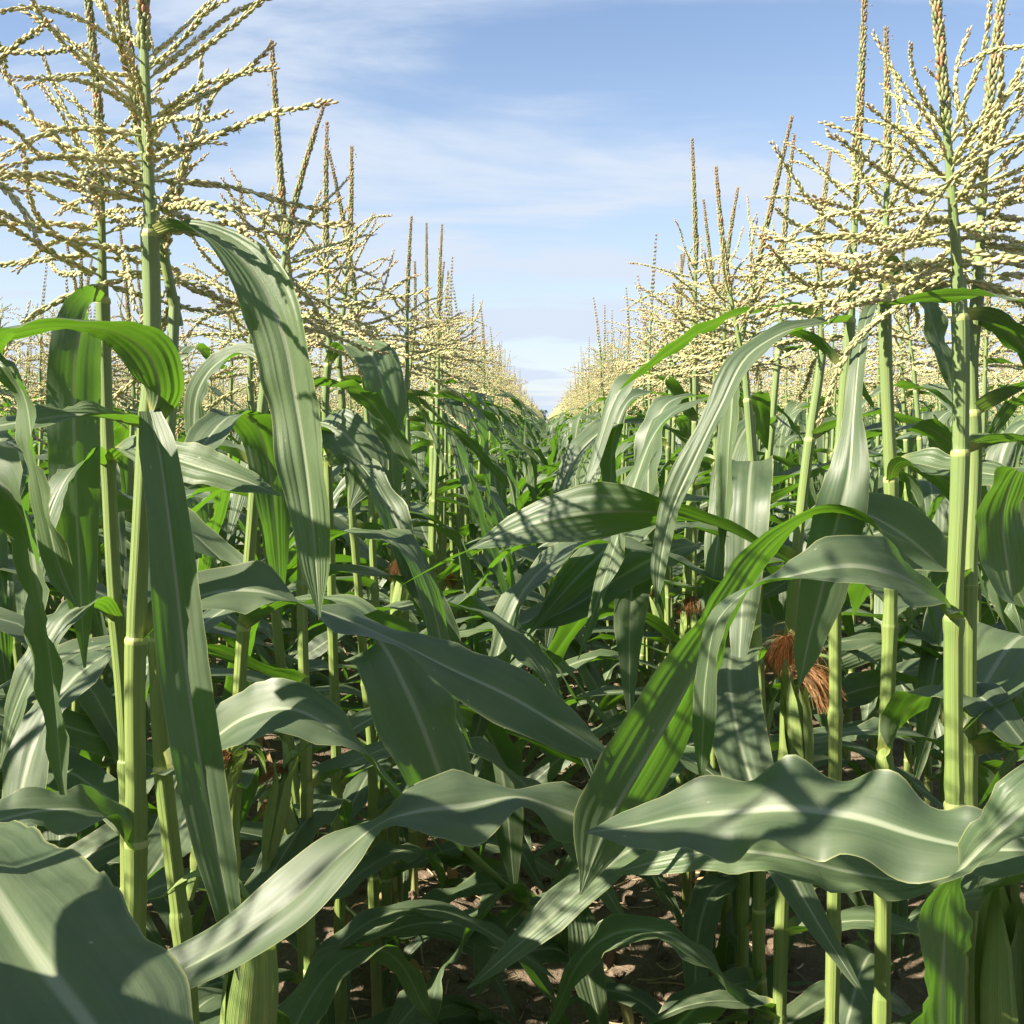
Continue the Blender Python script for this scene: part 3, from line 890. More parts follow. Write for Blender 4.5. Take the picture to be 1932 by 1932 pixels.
# the rest of the field, beyond what can be told apart, and the rows outside the frame that shade this one
def low_plant(r, lod, az=None):
    g = Geo()
    fixed = az is not None
    az = r.normal(0, R(35)) if az is None else az
    idx = range(1, 9) if lod == 0 else range(3, 9)
    for i in idx:
        a = az + i * math.pi + r.normal(0, .35)
        kw = rand_leaf_args(r, CLS[i])
        if fixed:
            kw['curl'] *= .25; a = az + i * math.pi + (.25 if i % 2 == 0 else -.25)
        lg = leaf_geo(seed=int(r.integers(1e6)), n=9 if lod == 0 else 6, m=5 if lod == 0 else 3, **kw)
        g.add_geo(lg, np.array(Euler((0, 0, a)).to_matrix()), (0, 0, COLLARS[i]))
    tube(g, [(0, 0, -.02), (r.normal(0, .01), r.normal(0, .01), .8), (0, 0, 1.70)], [.012, .010, .004], 5 if lod == 0 else 3, 1)
    V = []
    nb = 22 if lod == 0 else 16
    pos, dr, ln, rd, vv = [], [], [], [], []
    for (z, el, aa, sc) in branch_dirs(r, nb):
        L = r.uniform(.15, .23) * sc; seg = 3 if lod == 0 else 1
        d = np.array([math.cos(el) * math.cos(aa), math.cos(el) * math.sin(aa), math.sin(el)])
        for q in range(seg):
            p0 = np.array([0, 0, 1.53 + z]) + d * L * q / seg + [0, 0, -.02 * (q / seg) ** 2]
            pos.append(p0); dr.append(d + [0, 0, -.12 * q]); ln.append(L / seg * 1.15); rd.append(.0042 if lod == 0 else .0052); vv.append((q + .5) / seg)
    k = len(pos)
    scatter(g, np.array(pos), np.array(dr), np.array(ln), np.array(rd), r.uniform(0, 1, k), np.array(vv) * .8 + .1, False, 2)
    h = r.uniform(.2, .28)
    scatter(g, np.array([[0, 0, 1.69], [0, 0, 1.69 + h * .5]]), np.array([[0, 0, 1.0], [r.normal(0, .05), 0, 1]]), np.array([h * .62, h * .6]), np.array([.0075, .006]), np.array([.4, .6]), np.array([.3, .8]), False, 3)
    return g
frng = np.random.default_rng(5)
LOW = [[low_plant(frng, 0) for k in range(8)], [low_plant(frng, 1) for k in range(8)]]
last = {-1: 12.5, 1: 12.5, -2: 9.5, 2: 9.5, -3: 8.0, 3: 8.0, -4: 7.2, 4: 7.2}
G0 = Geo(); cnt = 0
for k in list(range(-26, 0)) + list(range(1, 27)):
    x0 = row_x(k)
    yy = last.get(k, max(2.0, abs(x0) / .56))
    ymax = 120 if abs(k) <= 2 else (60 if abs(k) <= 6 else 44)
    y = yy + .1
    while y < ymax:
        lod = 0 if y < 16 else 1
        gg = LOW[lod][int(frng.integers(8))]
        s = frng.uniform(.90, 1.0); a = frng.choice([0, math.pi]) + frng.normal(0, .3)
        M = np.array(Euler((frng.normal(0, .02), frng.normal(0, .02), a)).to_matrix()) * s
        px, py = x0 + frng.normal(0, .025), y
        G0.add_geo(gg, M, (px, py, float(ground_z(px, py)))); cnt += 1
        y += frng.uniform(.17, .24) * (1 if y < 16 else (1.5 if y < 40 else 2.4))
far = link('corn_field', G0.mesh('corn_field', [M_LEAF, M_STALK, M_TASSEL, M_SPIKE]))
far['kind'] = 'stuff'; far['label'] = 'far corn field with cream tassels merging towards the horizon'; far['category'] = 'corn field'
G1 = Geo()
for k in (-5, -4, -3, -2, -1, 1, 2):
    y = -2.2 if k < 0 else -.6
    lim = {-1: .5, 1: .45}.get(k, abs(row_x(k)) / .56)
    lim = min(lim, last.get(k, 99), {-2: 2.0, 2: 2.0, -3: 3.45, -4: 4.9}.get(k, 99))
    while y < lim:
        gg = LOW[0][int(frng.integers(8))]
        s = frng.uniform(.92, 1.0); a = frng.choice([0, math.pi]) + frng.normal(0, .3)
        if abs(k) == 1: a += math.pi / 2 ; s *= .97
        M = np.array(Euler((0, 0, a)).to_matrix()) * s
        px = row_x(k) + frng.normal(0, .02)
        if not (abs(k) == 1 and y > -.75 and y < .45):
            G1.add_geo(gg, M, (px, y, float(ground_z(px, y)))); cnt += 1
        y += frng.uniform(.19, .25)
for (px, y, s) in ((-.47, .52, 1.09), (-.43, .36, 1.06), (-.41, .16, 1.10), (-.42, -.06, 1.05), (-.40, -.28, 1.08), (-.42, -.5, 1.04)):
    gg = low_plant(frng, 0, az=math.pi / 2)
    G1.add_geo(gg, np.eye(3) * s, (px, y, float(ground_z(px, y)))); cnt += 1
side = link('corn_field', G1.mesh('corn_rows_beside', [M_LEAF, M_STALK, M_TASSEL, M_SPIKE]))
side['kind'] = 'stuff'; side['label'] = 'neighbouring corn rows that go on beside and behind the viewpoint'; side['category'] = 'corn field'
print('field plants', cnt)

# ------------------------------------------------------------------ the plants that stand out in the photograph
hrng = np.random.default_rng(23)
def N3(t):
    codes = {'u': (0, 0, 1), 'c': (0, -1, .05), 'uc': (0, -.6, .8), 'cu': (0, -.8, .55), 'e': (0, .1, 1)}
    return codes[t] if isinstance(t, str) else t
class Hero:
    """A plant laid out by hand: stalk through given points, blades along given midribs."""
    def __init__(s, name, label, pts, r0, r1, collars_px=(), base_shift=(0, 0), cat='corn plant', group=None, tilt_base=None):
        W = [at(*p) for p in pts]
        low = min(W, key=lambda w: w[2])
        bx, by = low[0] + base_shift[0], low[1] + base_shift[1]
        s.base = np.array([bx, by, float(ground_z(bx, by)) - .005])
        s.root = thing(name, label, cat, group, s.base)
        P = [w - s.base for w in W] + [np.array([0, 0, -.03])]
        if low[2] - s.base[2] > .3:
            P.append((low - s.base) * np.array([.45, .45, .5]))
        s.path = Path(P)
        s.col = [float(at(*c)[2] - s.base[2]) for c in collars_px]
        allc = list(s.col)
        z = (min(allc) if allc else .9) - .16
        while z > .2:
            allc.append(z); z -= .15
        s.r0, s.r1 = r0, r1
        link('stalk', stalk_geo(s.path, r0, r1, sorted(allc), 14, ligules=s.col).mesh('stalk', [M_STALK, M_COLLAR]), s.root)
    def leaf(s, pts, w, nn, seed=0, fold0=.9, fold1=.16, fold2=-.05, ruf=.14, nruf=4.0, n=44, free=False, dry=False):
        W = np.array([at(*p) for p in pts]) - s.base
        if not free:                           # the blade starts on its stalk
            z = np.clip(W[0][2], .02, s.path.top - .01)
            c = s.path(z); d = W[1] - c; d[2] = 0
            rr = s.r0 + (s.r1 - s.r0) * (z / s.path.top) ** 1.25
            W[0] = c + norm(d) * rr * .6
        hw = np.array([a * p[2] / FOCAL / 2 for a, p in zip(w, pts)])
        nv = norm(np.array([N3(t) for t in nn], float))
        C, arc, (h, N) = spline(W, [hw, nv], n)
        g = ribbon(C, arc, np.maximum(h, .0008), norm(N), 9, fold0, fold1, fold2, ruf, nruf, seed, v0=.06 if free else 0.0)
        return link('leaf', g.mesh('leaf', [M_DRY if dry else M_LEAF]), s.root)
    def rand_leaf(s, px, cls, az, scale=1.0, tilt=0.0):
        z = float(at(*px)[2] - s.base[2]); c = s.path(z)
        pool = LEAF_POOL[cls]
        link('leaf', pool[int(hrng.integers(len(pool)))], s.root, c + np.array([math.cos(az), math.sin(az), 0]) * .006, (0, tilt, az), scale)
    def tassel(s, scale=1.0, nb=24, rot=0.0, extra=(0, 0), bl=1.0):
        tp = s.path(s.path.top); d = norm(tp - s.path(s.path.top - .06))
        add_tassel(s.root, tp - d * .012, (math.asin(-d[1]) + extra[0], math.asin(d[0]) + extra[1], rot), hrng, scale, nb, True, bl)
    def fill(s, zs, az, cls='low'):
        for i, z in enumerate(zs):
            a = az + i * math.pi + hrng.normal(0, .3); c = s.path(z)
            pool = LEAF_POOL[cls]
            link('leaf', pool[int(hrng.integers(len(pool)))], s.root, c + np.array([math.cos(a), math.sin(a), 0]) * .007, (0, hrng.normal(0, .08), a), hrng.uniform(.85, 1.05))
        for k in range(1):                   # crowded small blades low down, and the side shoot
            a = az + hrng.normal(0, .5); c = s.path(hrng.uniform(.15, .55))
            link('leaf', LEAF_POOL['low'][int(hrng.integers(11))], s.root, c + np.array([math.cos(a), math.sin(a), 0]) * .007, (hrng.normal(0, .15), hrng.normal(0, .15), a), hrng.uniform(.5, .85))
        for k in range(4):
            a = hrng.uniform(0, 6.28); c = s.path(.02)
            link('side_shoot_leaf', LEAF_POOL['tiller'][int(hrng.integers(11))], s.root, c + np.array([math.cos(a), math.sin(a), 0]) * .02, (0, 0, a), hrng.uniform(.8, 1.4))
    def ear(s, px, az, tilt, big=False, scale=1.0, silk=True):
        p = at(*px) - s.base
        return add_ear(s.root, p, az, tilt, hrng, big, scale, silk)

# ---- A: the thick stalk on the left with the big tassel and the long hanging flag leaf
A = Hero('corn_plant', 'tall corn plant with wide tassel and a flag leaf hanging in a long drape',
         [(252, 1980, 1.0), (258, 1600, 1.0), (256, 1250, 1.0), (273, 900, 1.0), (288, 620, 1.0), (283, 425, 1.0)], .0135, .0078,
         [(283, 442, 1.0), (288, 800, 1.0), (258, 1208, 1.0), (250, 1590, 1.0)], (.0, .0))
A.tassel(1.0, 36, .4)
A.leaf([(290, 442, 1.0), (340, 432, .985), (410, 452, .97), (482, 520, .955), (530, 620, .945), (558, 760, .94), (582, 920, .935), (596, 1060, .93), (603, 1165, .93)],
       [36, 56, 76, 100, 126, 118, 98, 62, 5], [(.1, .2, 1), (.2, -.2, 1), (.3, -.55, .8), (.05, -.85, .5), (-.3, -.9, .2), (-.45, -.85, .1), (-.3, -.95, .05), (-.1, -1, 0), (0, -1, 0)], 3, fold1=.3, fold2=.25, ruf=.12)
A.leaf([(290, 800, 1.0), (300, 730, .965), (272, 662, .94), (215, 625, .92), (120, 612, .90), (0, 628, .885), (-130, 690, .88)],
       [50, 92, 112, 106, 98, 92, 50], [(0, 1, .1), (-.1, .9, .3), (-.2, .6, .75), (-.1, .25, .95), (0, .15, 1), (0, .15, 1), (-.4, .1, .9)], 4, fold0=.7, fold1=.05, ruf=.08)
A.leaf([(282, 775, .985), (300, 850, .962), (316, 960, .95), (333, 1100, .945), (350, 1250, .94), (374, 1420, .935), (407, 1600, .93), (435, 1740, .93), (452, 1850, .93)],
       [40, 74, 82, 96, 104, 100, 84, 52, 4], [(.2, -.9, .3), (.2, -.95, .1), (.3, -.95, 0), (.2, -1, 0), (.1, -1, 0), (.25, -1, 0), (.1, -1, .1), (.2, -1, .1), (0, -1, .1)], 5, fold0=.3, fold1=.38, fold2=.3, ruf=.10, free=True)
A.leaf([(262, 1208, 1.0), (310, 1165, 1.01), (380, 1125, 1.02), (480, 1118, 1.03), (562, 1140, 1.03), (640, 1165, 1.03), (740, 1205, 1.04), (850, 1258, 1.05), (960, 1310, 1.06), (1070, 1378, 1.07), (1175, 1445, 1.08)],
       [56, 84, 120, 134, 46, 112, 80, 112, 130, 98, 6], [(0, -.7, .7), (0, -.6, .8), (0, -.55, .83), (0, -.55, .83), (.1, .35, .95), (.1, -.4, .9), (.1, -.2, .97), (.1, -.6, .8), (.1, -.75, .65), (.2, -.7, .7), (.2, -.5, .8)], 6, ruf=.14, nruf=3.0, n=60)
A.leaf([(248, 1590, 1.0), (200, 1545, .97), (140, 1528, .94), (60, 1530, .92), (-60, 1566, .9), (-170, 1640, .9)],
       [56, 98, 120, 118, 100, 50], ['uc', (0, -.5, .85), (0, -.45, .9), (0, -.4, .9), (0, -.5, .85), 'uc'], 7, ruf=.2)
A.leaf([(278, 808, 1.0), (232, 795, .97), (150, 782, .93), (60, 792, .9), (-60, 818, .88), (-160, 870, .87)],
       [36, 56, 86, 84, 66, 30], ['uc', (0, -.35, .95), (0, -.5, .85), (0, -.5, .85), (0, -.4, .9), 'u'], 8, ruf=.14)
A.fill([.62, .45, .3], 1.7)

# ---- B: the thinner stalk beside it
B = Hero('corn_plant', 'slender corn plant standing just behind the thick stalk with the draped flag leaf',
         [(245, 1980, 1.14), (232, 1300, 1.14), (219, 1150, 1.14), (205, 880, 1.14), (196, 620, 1.14), (193, 530, 1.14)], .0112, .0066,
         [(195, 568, 1.14), (205, 872, 1.14), (222, 1170, 1.14)])
B.tassel(.85, 30, 1.4, (0, .03))
B.leaf([(208, 872, 1.14), (240, 848, 1.11), (300, 858, 1.08), (380, 880, 1.06), (460, 905, 1.05), (530, 935, 1.05)], [34, 56, 84, 88, 64, 4],
       ['uc', (0, -.5, .85), (-.1, -.65, .75), (-.1, -.7, .7), (-.1, -.6, .8), 'uc'], 9, ruf=.14)
B.leaf([(194, 568, 1.14), (168, 572, 1.1), (148, 640, 1.08), (140, 760, 1.08), (142, 900, 1.08), (150, 1080, 1.08), (160, 1260, 1.08)], [30, 74, 96, 98, 92, 66, 5],
       [(-.2, .2, 1), (-.5, .4, .7), (-.6, .8, .1), (-.5, .9, 0), (-.5, .9, 0), (-.5, .9, 0), (-.4, .9, 0)], 10, ruf=.1)
B.leaf([(202, 880, 1.14), (172, 868, 1.1), (132, 895, 1.06), (96, 960, 1.04), (72, 1060, 1.03), (56, 1180, 1.03)], [34, 66, 84, 76, 54, 4],
       ['uc', (-.3, -.4, .85), (-.5, -.6, .6), (-.5, -.8, .3), (-.5, -.8, .1), (-.4, -.9, 0)], 11, ruf=.12)
B.leaf([(222, 1170, 1.14), (175, 1145, 1.1), (130, 1160, 1.06), (80, 1230, 1.04), (30, 1330, 1.03), (0, 1450, 1.03)], [40, 76, 90, 90, 64, 4],
       ['uc', (-.2, -.4, .85), (-.3, -.6, .7), (-.4, -.8, .4), (-.4, -.8, .2), (-.4, -.9, 0)], 12, ruf=.16)
B.fill([.8, .6, .42], 1.8)

# ---- C: stalk with the arching blade
C_ = Hero('corn_plant', 'corn plant with leaning lower stalk and one broad blade arching into the furrow',
          [(352, 1830, 1.08), (325, 1600, 1.08), (306, 1430, 1.08), (298, 1230, 1.08), (305, 1000, 1.1), (322, 760, 1.12), (330, 560, 1.14)], .0135, .006,
          [(312, 1450, 1.08), (300, 1210, 1.08), (308, 920, 1.1), (325, 690, 1.13)])
C_.leaf([(310, 1452, 1.08), (345, 1436, 1.04), (400, 1400, 1.01), (470, 1352, .99), (550, 1336, .98), (630, 1372, .98), (700, 1432, .99), (778, 1525, 1.0), (835, 1610, 1.0)],
        [60, 92, 122, 142, 128, 120, 122, 84, 6], [(-.2, -.7, .7), (-.3, -.6, .75), (-.3, -.6, .75), (-.1, -.65, .75), (.05, -.6, .8), (.1, -.3, .95), (.2, .2, 1), (.2, .3, .9), (.2, .3, .9)], 13, ruf=.12, n=50)
C_.tassel(1.0, 20, 2.2)
C_.rand_leaf((300, 1210, 1.08), 'mid', 1.9)
C_.rand_leaf((308, 920, 1.1), 'upper', 1.3, .8)
C_.ear((372, 1640, 1.14), 0.3, .3, False, .7)
C_.fill([.45, .3], 1.5)

# ---- N: plant just outside the left edge whose blades reach in
Nn_ = Hero('corn_plant', 'corn plant with very broad bowed blade and corrugated hanging blades beside the thick stalk',
           [(-130, 2400, .70), (-140, 1500, .70), (-135, 1000, .71), (-120, 600, .72), (-110, 300, .72)], .0135, .007,
           [(-130, 1560, .7), (-138, 1180, .7), (-135, 930, .71), (-125, 640, .72)])
Nn_.leaf([(-130, 640, .72), (-60, 640, .76), (5, 668, .79), (45, 740, .80), (62, 860, .80), (88, 985, .81), (118, 1085, .82), (145, 1145, .82)], [40, 70, 92, 104, 100, 86, 56, 4],
         ['u', (-.2, -.2, .9), (-.4, -.6, .6), (-.75, -.65, .2), (-.75, -.65, .05), (-.6, -.75, 0), (0, -1, 0), (.3, -1, 0)], 14, fold1=.18, fold2=.12)
Nn_.leaf([(-135, 930, .71), (-70, 905, .71), (0, 912, .715), (45, 970, .72), (72, 1100, .725), (92, 1250, .73), (108, 1390, .73), (120, 1500, .73)], [60, 110, 150, 180, 170, 140, 96, 20],
         ['u', (-.2, -.3, .9), (-.5, -.6, .6), (-.75, -.65, .2), (-.75, -.65, .05), (-.7, -.7, 0), (-.6, -.8, 0), (-.4, -.9, 0)], 15, fold1=.18, fold2=.12, ruf=.2)
Nn_.leaf([(-130, 1560, .7), (-60, 1610, .62), (10, 1710, .54), (90, 1820, .49), (170, 1932, .46), (270, 2090, .44)], [90, 270, 400, 440, 440, 300],
         [(.3, -.3, .9), (.25, -.4, .9), (.3, -.45, .85), (.4, -.45, .8), (.4, -.5, .8), (.4, -.5, .8)], 16, fold0=.3, fold1=-.05, fold2=-.1, ruf=.08, n=50)
Nn_.leaf([(-120, 2200, .74), (60, 1960, .8), (230, 1880, .86), (330, 1838, .87), (440, 1778, .88), (560, 1692, .89), (650, 1605, .91), (720, 1550, .93), (800, 1526, .95), (880, 1518, .97), (980, 1502, .99), (1060, 1528, 1.01), (1140, 1556, 1.02), (1205, 1570, 1.03)],
         [70, 90, 100, 116, 138, 148, 124, 56, 140, 168, 64, 122, 90, 5],
         [(0, -.4, .9), (-.2, -.5, .8), (-.2, -.6, .75), (-.3, -.6, .75), (-.3, -.65, .7), (-.3, -.6, .7), (-.4, -.4, .8), (-.3, .0, 1), (0, -.5, .85), (.05, -.7, .7), (.1, -.1, 1), (.2, -.7, .65), (.2, -.7, .65), 'uc'], 17, ruf=.12, nruf=3, n=70)
Nn_.ear((455, 1985, 1.02), -.4, .1, False, 1.15, False).location = tuple(at(455, 2110, 1.0) - Nn_.base)
Nn_.tassel(1.0, 20, 0, (0, 0), .7)

# ---- D, E: slanting stalks of the shaded row
D = Hero('corn_plant', 'corn plant with slanting stalk and upright tassel spike next to the draped flag leaf',
         [(440, 1900, 1.4), (444, 1450, 1.4), (456, 1240, 1.4), (475, 1000, 1.4), (492, 800, 1.4), (504, 700, 1.4), (517, 610, 1.4)], .0125, .006,
         [(505, 695, 1.4), (480, 880, 1.4), (458, 1185, 1.4)])
D.tassel(.76, 20, .8, (0, .03))
D.leaf([(505, 690, 1.4), (462, 668, 1.42), (410, 686, 1.44), (372, 738, 1.46), (366, 812, 1.47), (386, 895, 1.47)], [24, 46, 56, 58, 48, 4],
       ['uc', (-.3, -.4, .85), (-.4, -.7, .5), (-.5, -.8, .2), (-.4, -.9, 0), (-.2, -1, 0)], 18)
D.leaf([(462, 1185, 1.4), (560, 1135, 1.33), (650, 1150, 1.28), (715, 1210, 1.24), (765, 1310, 1.21), (812, 1420, 1.2), (850, 1520, 1.2), (872, 1605, 1.2)], [46, 84, 116, 160, 190, 184, 120, 5],
       ['u', (0, -.1, 1), (-.2, .3, .9), (-.6, .6, .5), (-.75, .55, .3), (-.75, .55, .3), (-.7, .6, .3), (-.6, .7, .2)], 19, ruf=.16)
D.rand_leaf((480, 880, 1.4), 'upper', 2.6, .9)
D.rand_leaf((458, 1100, 1.4), 'mid', 2.7, .85)
D.ear((505, 1620, 1.5), .4, .2, False, .7)
D.fill([.62, .48, .33], 1.2)
E = Hero('corn_plant', 'corn plant with tall straight tassel spike and dark drooping flag leaf in the shaded row',
         [(640, 1650, 1.98), (628, 1200, 1.98), (618, 850, 1.98), (614, 760, 1.98), (618, 700, 1.98), (622, 640, 1.98)], .0125, .006,
         [(614, 690, 1.98), (617, 860, 1.98)])
E.tassel(1.0, 22, 2.0)
E.leaf([(614, 690, 1.98), (655, 655, 1.95), (700, 668, 1.9), (726, 740, 1.88), (738, 840, 1.88), (746, 955, 1.88)], [26, 62, 90, 84, 66, 4],
       ['u', (.1, -.2, 1), (.3, -.8, .5), (.5, -.85, .1), (.5, -.85, 0), (.3, -.9, 0)], 20)
E.leaf([(620, 880, 1.98), (680, 880, 1.84), (728, 955, 1.76), (765, 1050, 1.72), (805, 1130, 1.7), (845, 1200, 1.7), (868, 1255, 1.7)], [30, 50, 66, 70, 66, 50, 4],
       ['u', (.2, -.4, .9), (.5, -.7, .5), (.5, -.8, .3), (.5, -.8, .3), (.4, -.8, .3), 'c'], 21, fold1=.5, fold2=.5)
E.leaf([(618, 860, 1.98), (600, 800, 1.9), (640, 810, 1.86), (690, 880, 1.84), (660, 960, 1.83)], [30, 60, 90, 90, 5],
       ['uc', 'uc', (0, -.9, .5), (.2, -.95, .2), 'c'], 22)
E.fill([.95, .78, .62, .45, .3], .1, 'mid')
E.ear((745, 1190, 2.0), .3, .2, False, .7)

# ---- R1, R2: the twin stalks on the right
R1 = Hero('corn_plant', 'pale twin-stalk corn plant whose upper side blade lies sunlit across the paler lower blade',
          [(1806, 2000, 1.05), (1801, 1540, 1.05), (1799, 1200, 1.05), (1812, 850, 1.05), (1812, 620, 1.05), (1808, 520, 1.05)], .0118, .0072,
          [(1812, 600, 1.05), (1812, 855, 1.05), (1800, 1168, 1.05), (1800, 1520, 1.05)])
R1.tassel(.88, 34, .2, (0, -.05))
R1.leaf([(1798, 1168, 1.05), (1752, 1122, .99), (1690, 1085, .94), (1600, 1068, .91), (1500, 1084, .90), (1420, 1108, .90), (1360, 1160, .91), (1332, 1270, .93), (1326, 1380, .95), (1322, 1485, .97)],
        [44, 106, 160, 156, 100, 72, 60, 66, 52, 4], [(-.1, -.6, .75), (-.1, -.7, .7), (-.1, -.75, .65), (-.1, -.6, .8), (-.2, -.15, 1), (-.5, .1, .85), (-.8, -.3, .5), (-.8, -.6, .1), (-.7, -.7, 0), (-.6, -.8, 0)], 24, ruf=.10, n=56)
R1.leaf([(1804, 1640, 1.05), (1725, 1662, 1.02), (1600, 1645, 1.0), (1480, 1612, .98), (1360, 1602, .98), (1250, 1622, 1.0), (1150, 1650, 1.02)], [50, 90, 122, 120, 100, 66, 4],
        ['uc', (0, -.45, .9), (0, -.5, .85), (0, -.45, .9), (0, -.4, .9), (0, -.5, .85), 'uc'], 25, ruf=.26, nruf=5)
R1.rand_leaf((1812, 600, 1.05), 'flag', .6, .8)
R1.rand_leaf((1812, 855, 1.05), 'upper', .3, .8)
R1.rand_leaf((1800, 1400, 1.05), 'mid', .9)
R1.fill([.35], 1.3)
R2 = Hero('corn_plant', 'twin-stalk corn plant with long green blade curving down to a point in the furrow',
          [(1832, 2000, 1.09), (1827, 1450, 1.09), (1828, 1100, 1.09), (1838, 850, 1.09), (1832, 690, 1.09), (1846, 540, 1.09)], .0112, .0066,
          [(1836, 780, 1.09), (1827, 1105, 1.09), (1827, 1420, 1.09)])
R2.tassel(.9, 28, 1.1, (0, .08))
R2.leaf([(1824, 1105, 1.09), (1788, 1080, 1.08), (1705, 1010, 1.07), (1612, 968, 1.06), (1530, 975, 1.05), (1458, 1025, 1.04), (1390, 1120, 1.02), (1312, 1262, 1.0), (1225, 1415, .98), (1152, 1545, .96), (1095, 1688, .95)],
        [44, 96, 160, 150, 110, 108, 120, 165, 200, 160, 4],
        [(-.2, .3, .9), (-.2, -.4, .9), (-.2, -.65, .7), (-.3, -.35, .9), (-.45, .3, .85), (-.55, .6, .6), (-.55, .75, .45), (-.5, .8, .4), (-.45, .85, .35), (-.3, .95, .3), (0, 1, .2)], 26, fold1=.1, fold2=.12, ruf=.09, n=64)
R2.rand_leaf((1836, 780, 1.09), 'upper', -.2, .8)
R2.rand_leaf((1827, 1420, 1.09), 'mid', -.6, .85)
R2.fill([.55, .3], .5)

# ---- R3 .. R6
R3 = Hero('corn_plant', 'single straight pale stalk with a yellow collar, next to the twin stalks',
          [(1664, 1900, 1.24), (1668, 1480, 1.24), (1680, 1150, 1.24), (1682, 950, 1.24), (1672, 700, 1.24), (1668, 535, 1.24)], .0112, .0066,
          [(1668, 570, 1.24), (1681, 905, 1.24), (1679, 1180, 1.24)])
R3.tassel(.74, 24, 2.6, (0, .06))
R3.leaf([(1666, 572, 1.24), (1644, 580, 1.18), (1624, 650, 1.12), (1611, 780, 1.08), (1600, 900, 1.06), (1576, 1000, 1.05), (1549, 1120, 1.05), (1523, 1220, 1.05), (1508, 1295, 1.05)],
        [20, 28, 32, 46, 82, 106, 92, 58, 4], ['u', (-.4, -.4, .8), (-.7, -.6, .2), (-.8, -.5, 0), (-.5, -.8, 0), (.1, -1, .1), (.2, -1, .1), (.1, -1, .1), 'c'], 27, fold1=.15, fold2=.1, ruf=.12)
R3.leaf([(1668, 545, 1.24), (1702, 500, 1.2), (1738, 530, 1.18), (1762, 610, 1.17), (1786, 690, 1.16), (1800, 748, 1.16)], [26, 58, 70, 62, 42, 4],
        ['u', (.2, -.2, 1), (.5, -.75, .4), (.6, -.8, .1), (.5, -.85, 0), 'c'], 28)
R3.leaf([(1684, 905, 1.24), (1706, 880, 1.22), (1780, 886, 1.18), (1860, 892, 1.15), (1940, 905, 1.12), (2020, 940, 1.1)], [36, 60, 90, 84, 60, 10],
        ['uc', (0, -.4, .9), (0, -.55, .85), (0, -.55, .85), (0, -.5, .85), 'uc'], 29)
R3.leaf([(1679, 1180, 1.24), (1680, 1130, 1.34), (1670, 1080, 1.45), (1640, 1090, 1.6), (1610, 1160, 1.7)], [50, 110, 120, 90, 8],
        [(0, -.8, .6), (0, -.7, .7), (0, -.5, .9), (-.2, 0, 1), (-.5, .4, .7)], 30, fold0=1.1, fold1=.35)
R3.leaf([(1676, 1420, 1.24), (1720, 1330, 1.18), (1790, 1290, 1.12), (1860, 1320, 1.08), (1930, 1400, 1.06)], [40, 90, 120, 110, 60],
        ['uc', (.1, -.4, .9), (.1, -.6, .8), (.1, -.5, .8), 'uc'], 31)
R3.fill([.4], 1.2)
R4 = Hero('corn_plant', 'corn plant with brown silks and a narrow blade hanging in a long strip',
          [(1572, 1800, 1.42), (1576, 1400, 1.42), (1578, 1000, 1.42), (1594, 720, 1.42), (1602, 640, 1.42), (1607, 545, 1.42)], .0115, .006,
          [(1600, 605, 1.42), (1586, 850, 1.42), (1577, 1120, 1.42)])
R4.tassel(.88, 22, .5)
R4.leaf([(1600, 605, 1.42), (1545, 612, 1.37), (1470, 634, 1.33), (1412, 672, 1.31), (1362, 762, 1.29), (1312, 862, 1.28), (1268, 962, 1.28), (1247, 1060, 1.28), (1238, 1142, 1.28)], [24, 50, 66, 64, 60, 62, 54, 40, 4],
        ['u', (-.2, -.3, .9), (-.4, -.5, .75), (-.6, -.6, .5), (-.75, -.6, .3), (-.75, -.6, .2), (-.7, -.65, .2), (-.6, -.7, .1), 'c'], 32, fold1=.3, fold2=.35)
R4.leaf([(1590, 700, 1.42), (1520, 640, 1.42), (1450, 630, 1.42), (1400, 680, 1.42), (1378, 800, 1.42), (1370, 930, 1.42), (1362, 1060, 1.42)], [26, 50, 66, 70, 66, 50, 4],
        ['u', (-.2, .1, 1), (-.5, .1, .8), (-.8, -.2, .5), (-.9, -.4, .1), (-.8, -.5, 0), (-.7, -.6, 0)], 33, fold1=.25, fold2=.25)
R4.rand_leaf((1586, 850, 1.42), 'upper', .4, .9)
R4.rand_leaf((1577, 1120, 1.42), 'mid', 3.3, .85)
R4.ear((1516, 1480, 1.46), 2.6, .1, True, .82)
R4.ear((1506, 1400, 1.6), 2.0, .12, True, .8)
R4.fill([.4], 1.3)
R5 = Hero('corn_plant', 'corn plant with a thick leaning stalk and a curled collar in the sunlit row',
          [(1478, 1600, 1.68), (1490, 1200, 1.68), (1512, 960, 1.68), (1532, 800, 1.68), (1544, 720, 1.68), (1552, 660, 1.68)], .0125, .007,
          [(1528, 830, 1.68), (1500, 1060, 1.68)])
R5.tassel(.8, 18, 1.7, (0, .0))
R5.rand_leaf((1528, 830, 1.68), 'upper', .2, .9)
R5.rand_leaf((1560, 600, 1.68), 'flag', 2.9)
R5.rand_leaf((1500, 1060, 1.68), 'mid', 3.0)
R5.ear((1400, 1420, 1.72), 2.4, .12, False, .8)
R5.fill([.68, .5, .35], 2.9)
R6 = Hero('corn_plant', 'corn plant topped by the tallest dark tassel spike of the sunlit row',
          [(1408, 1500, 2.0), (1410, 1150, 2.0), (1420, 900, 2.0), (1418, 800, 2.0), (1405, 720, 2.0), (1390, 655, 2.0)], .0115, .006,
          [(1414, 780, 2.0), (1416, 930, 2.0), (1410, 1130, 2.0)])
R6.tassel(.9, 22, 2.9, (0, .05))
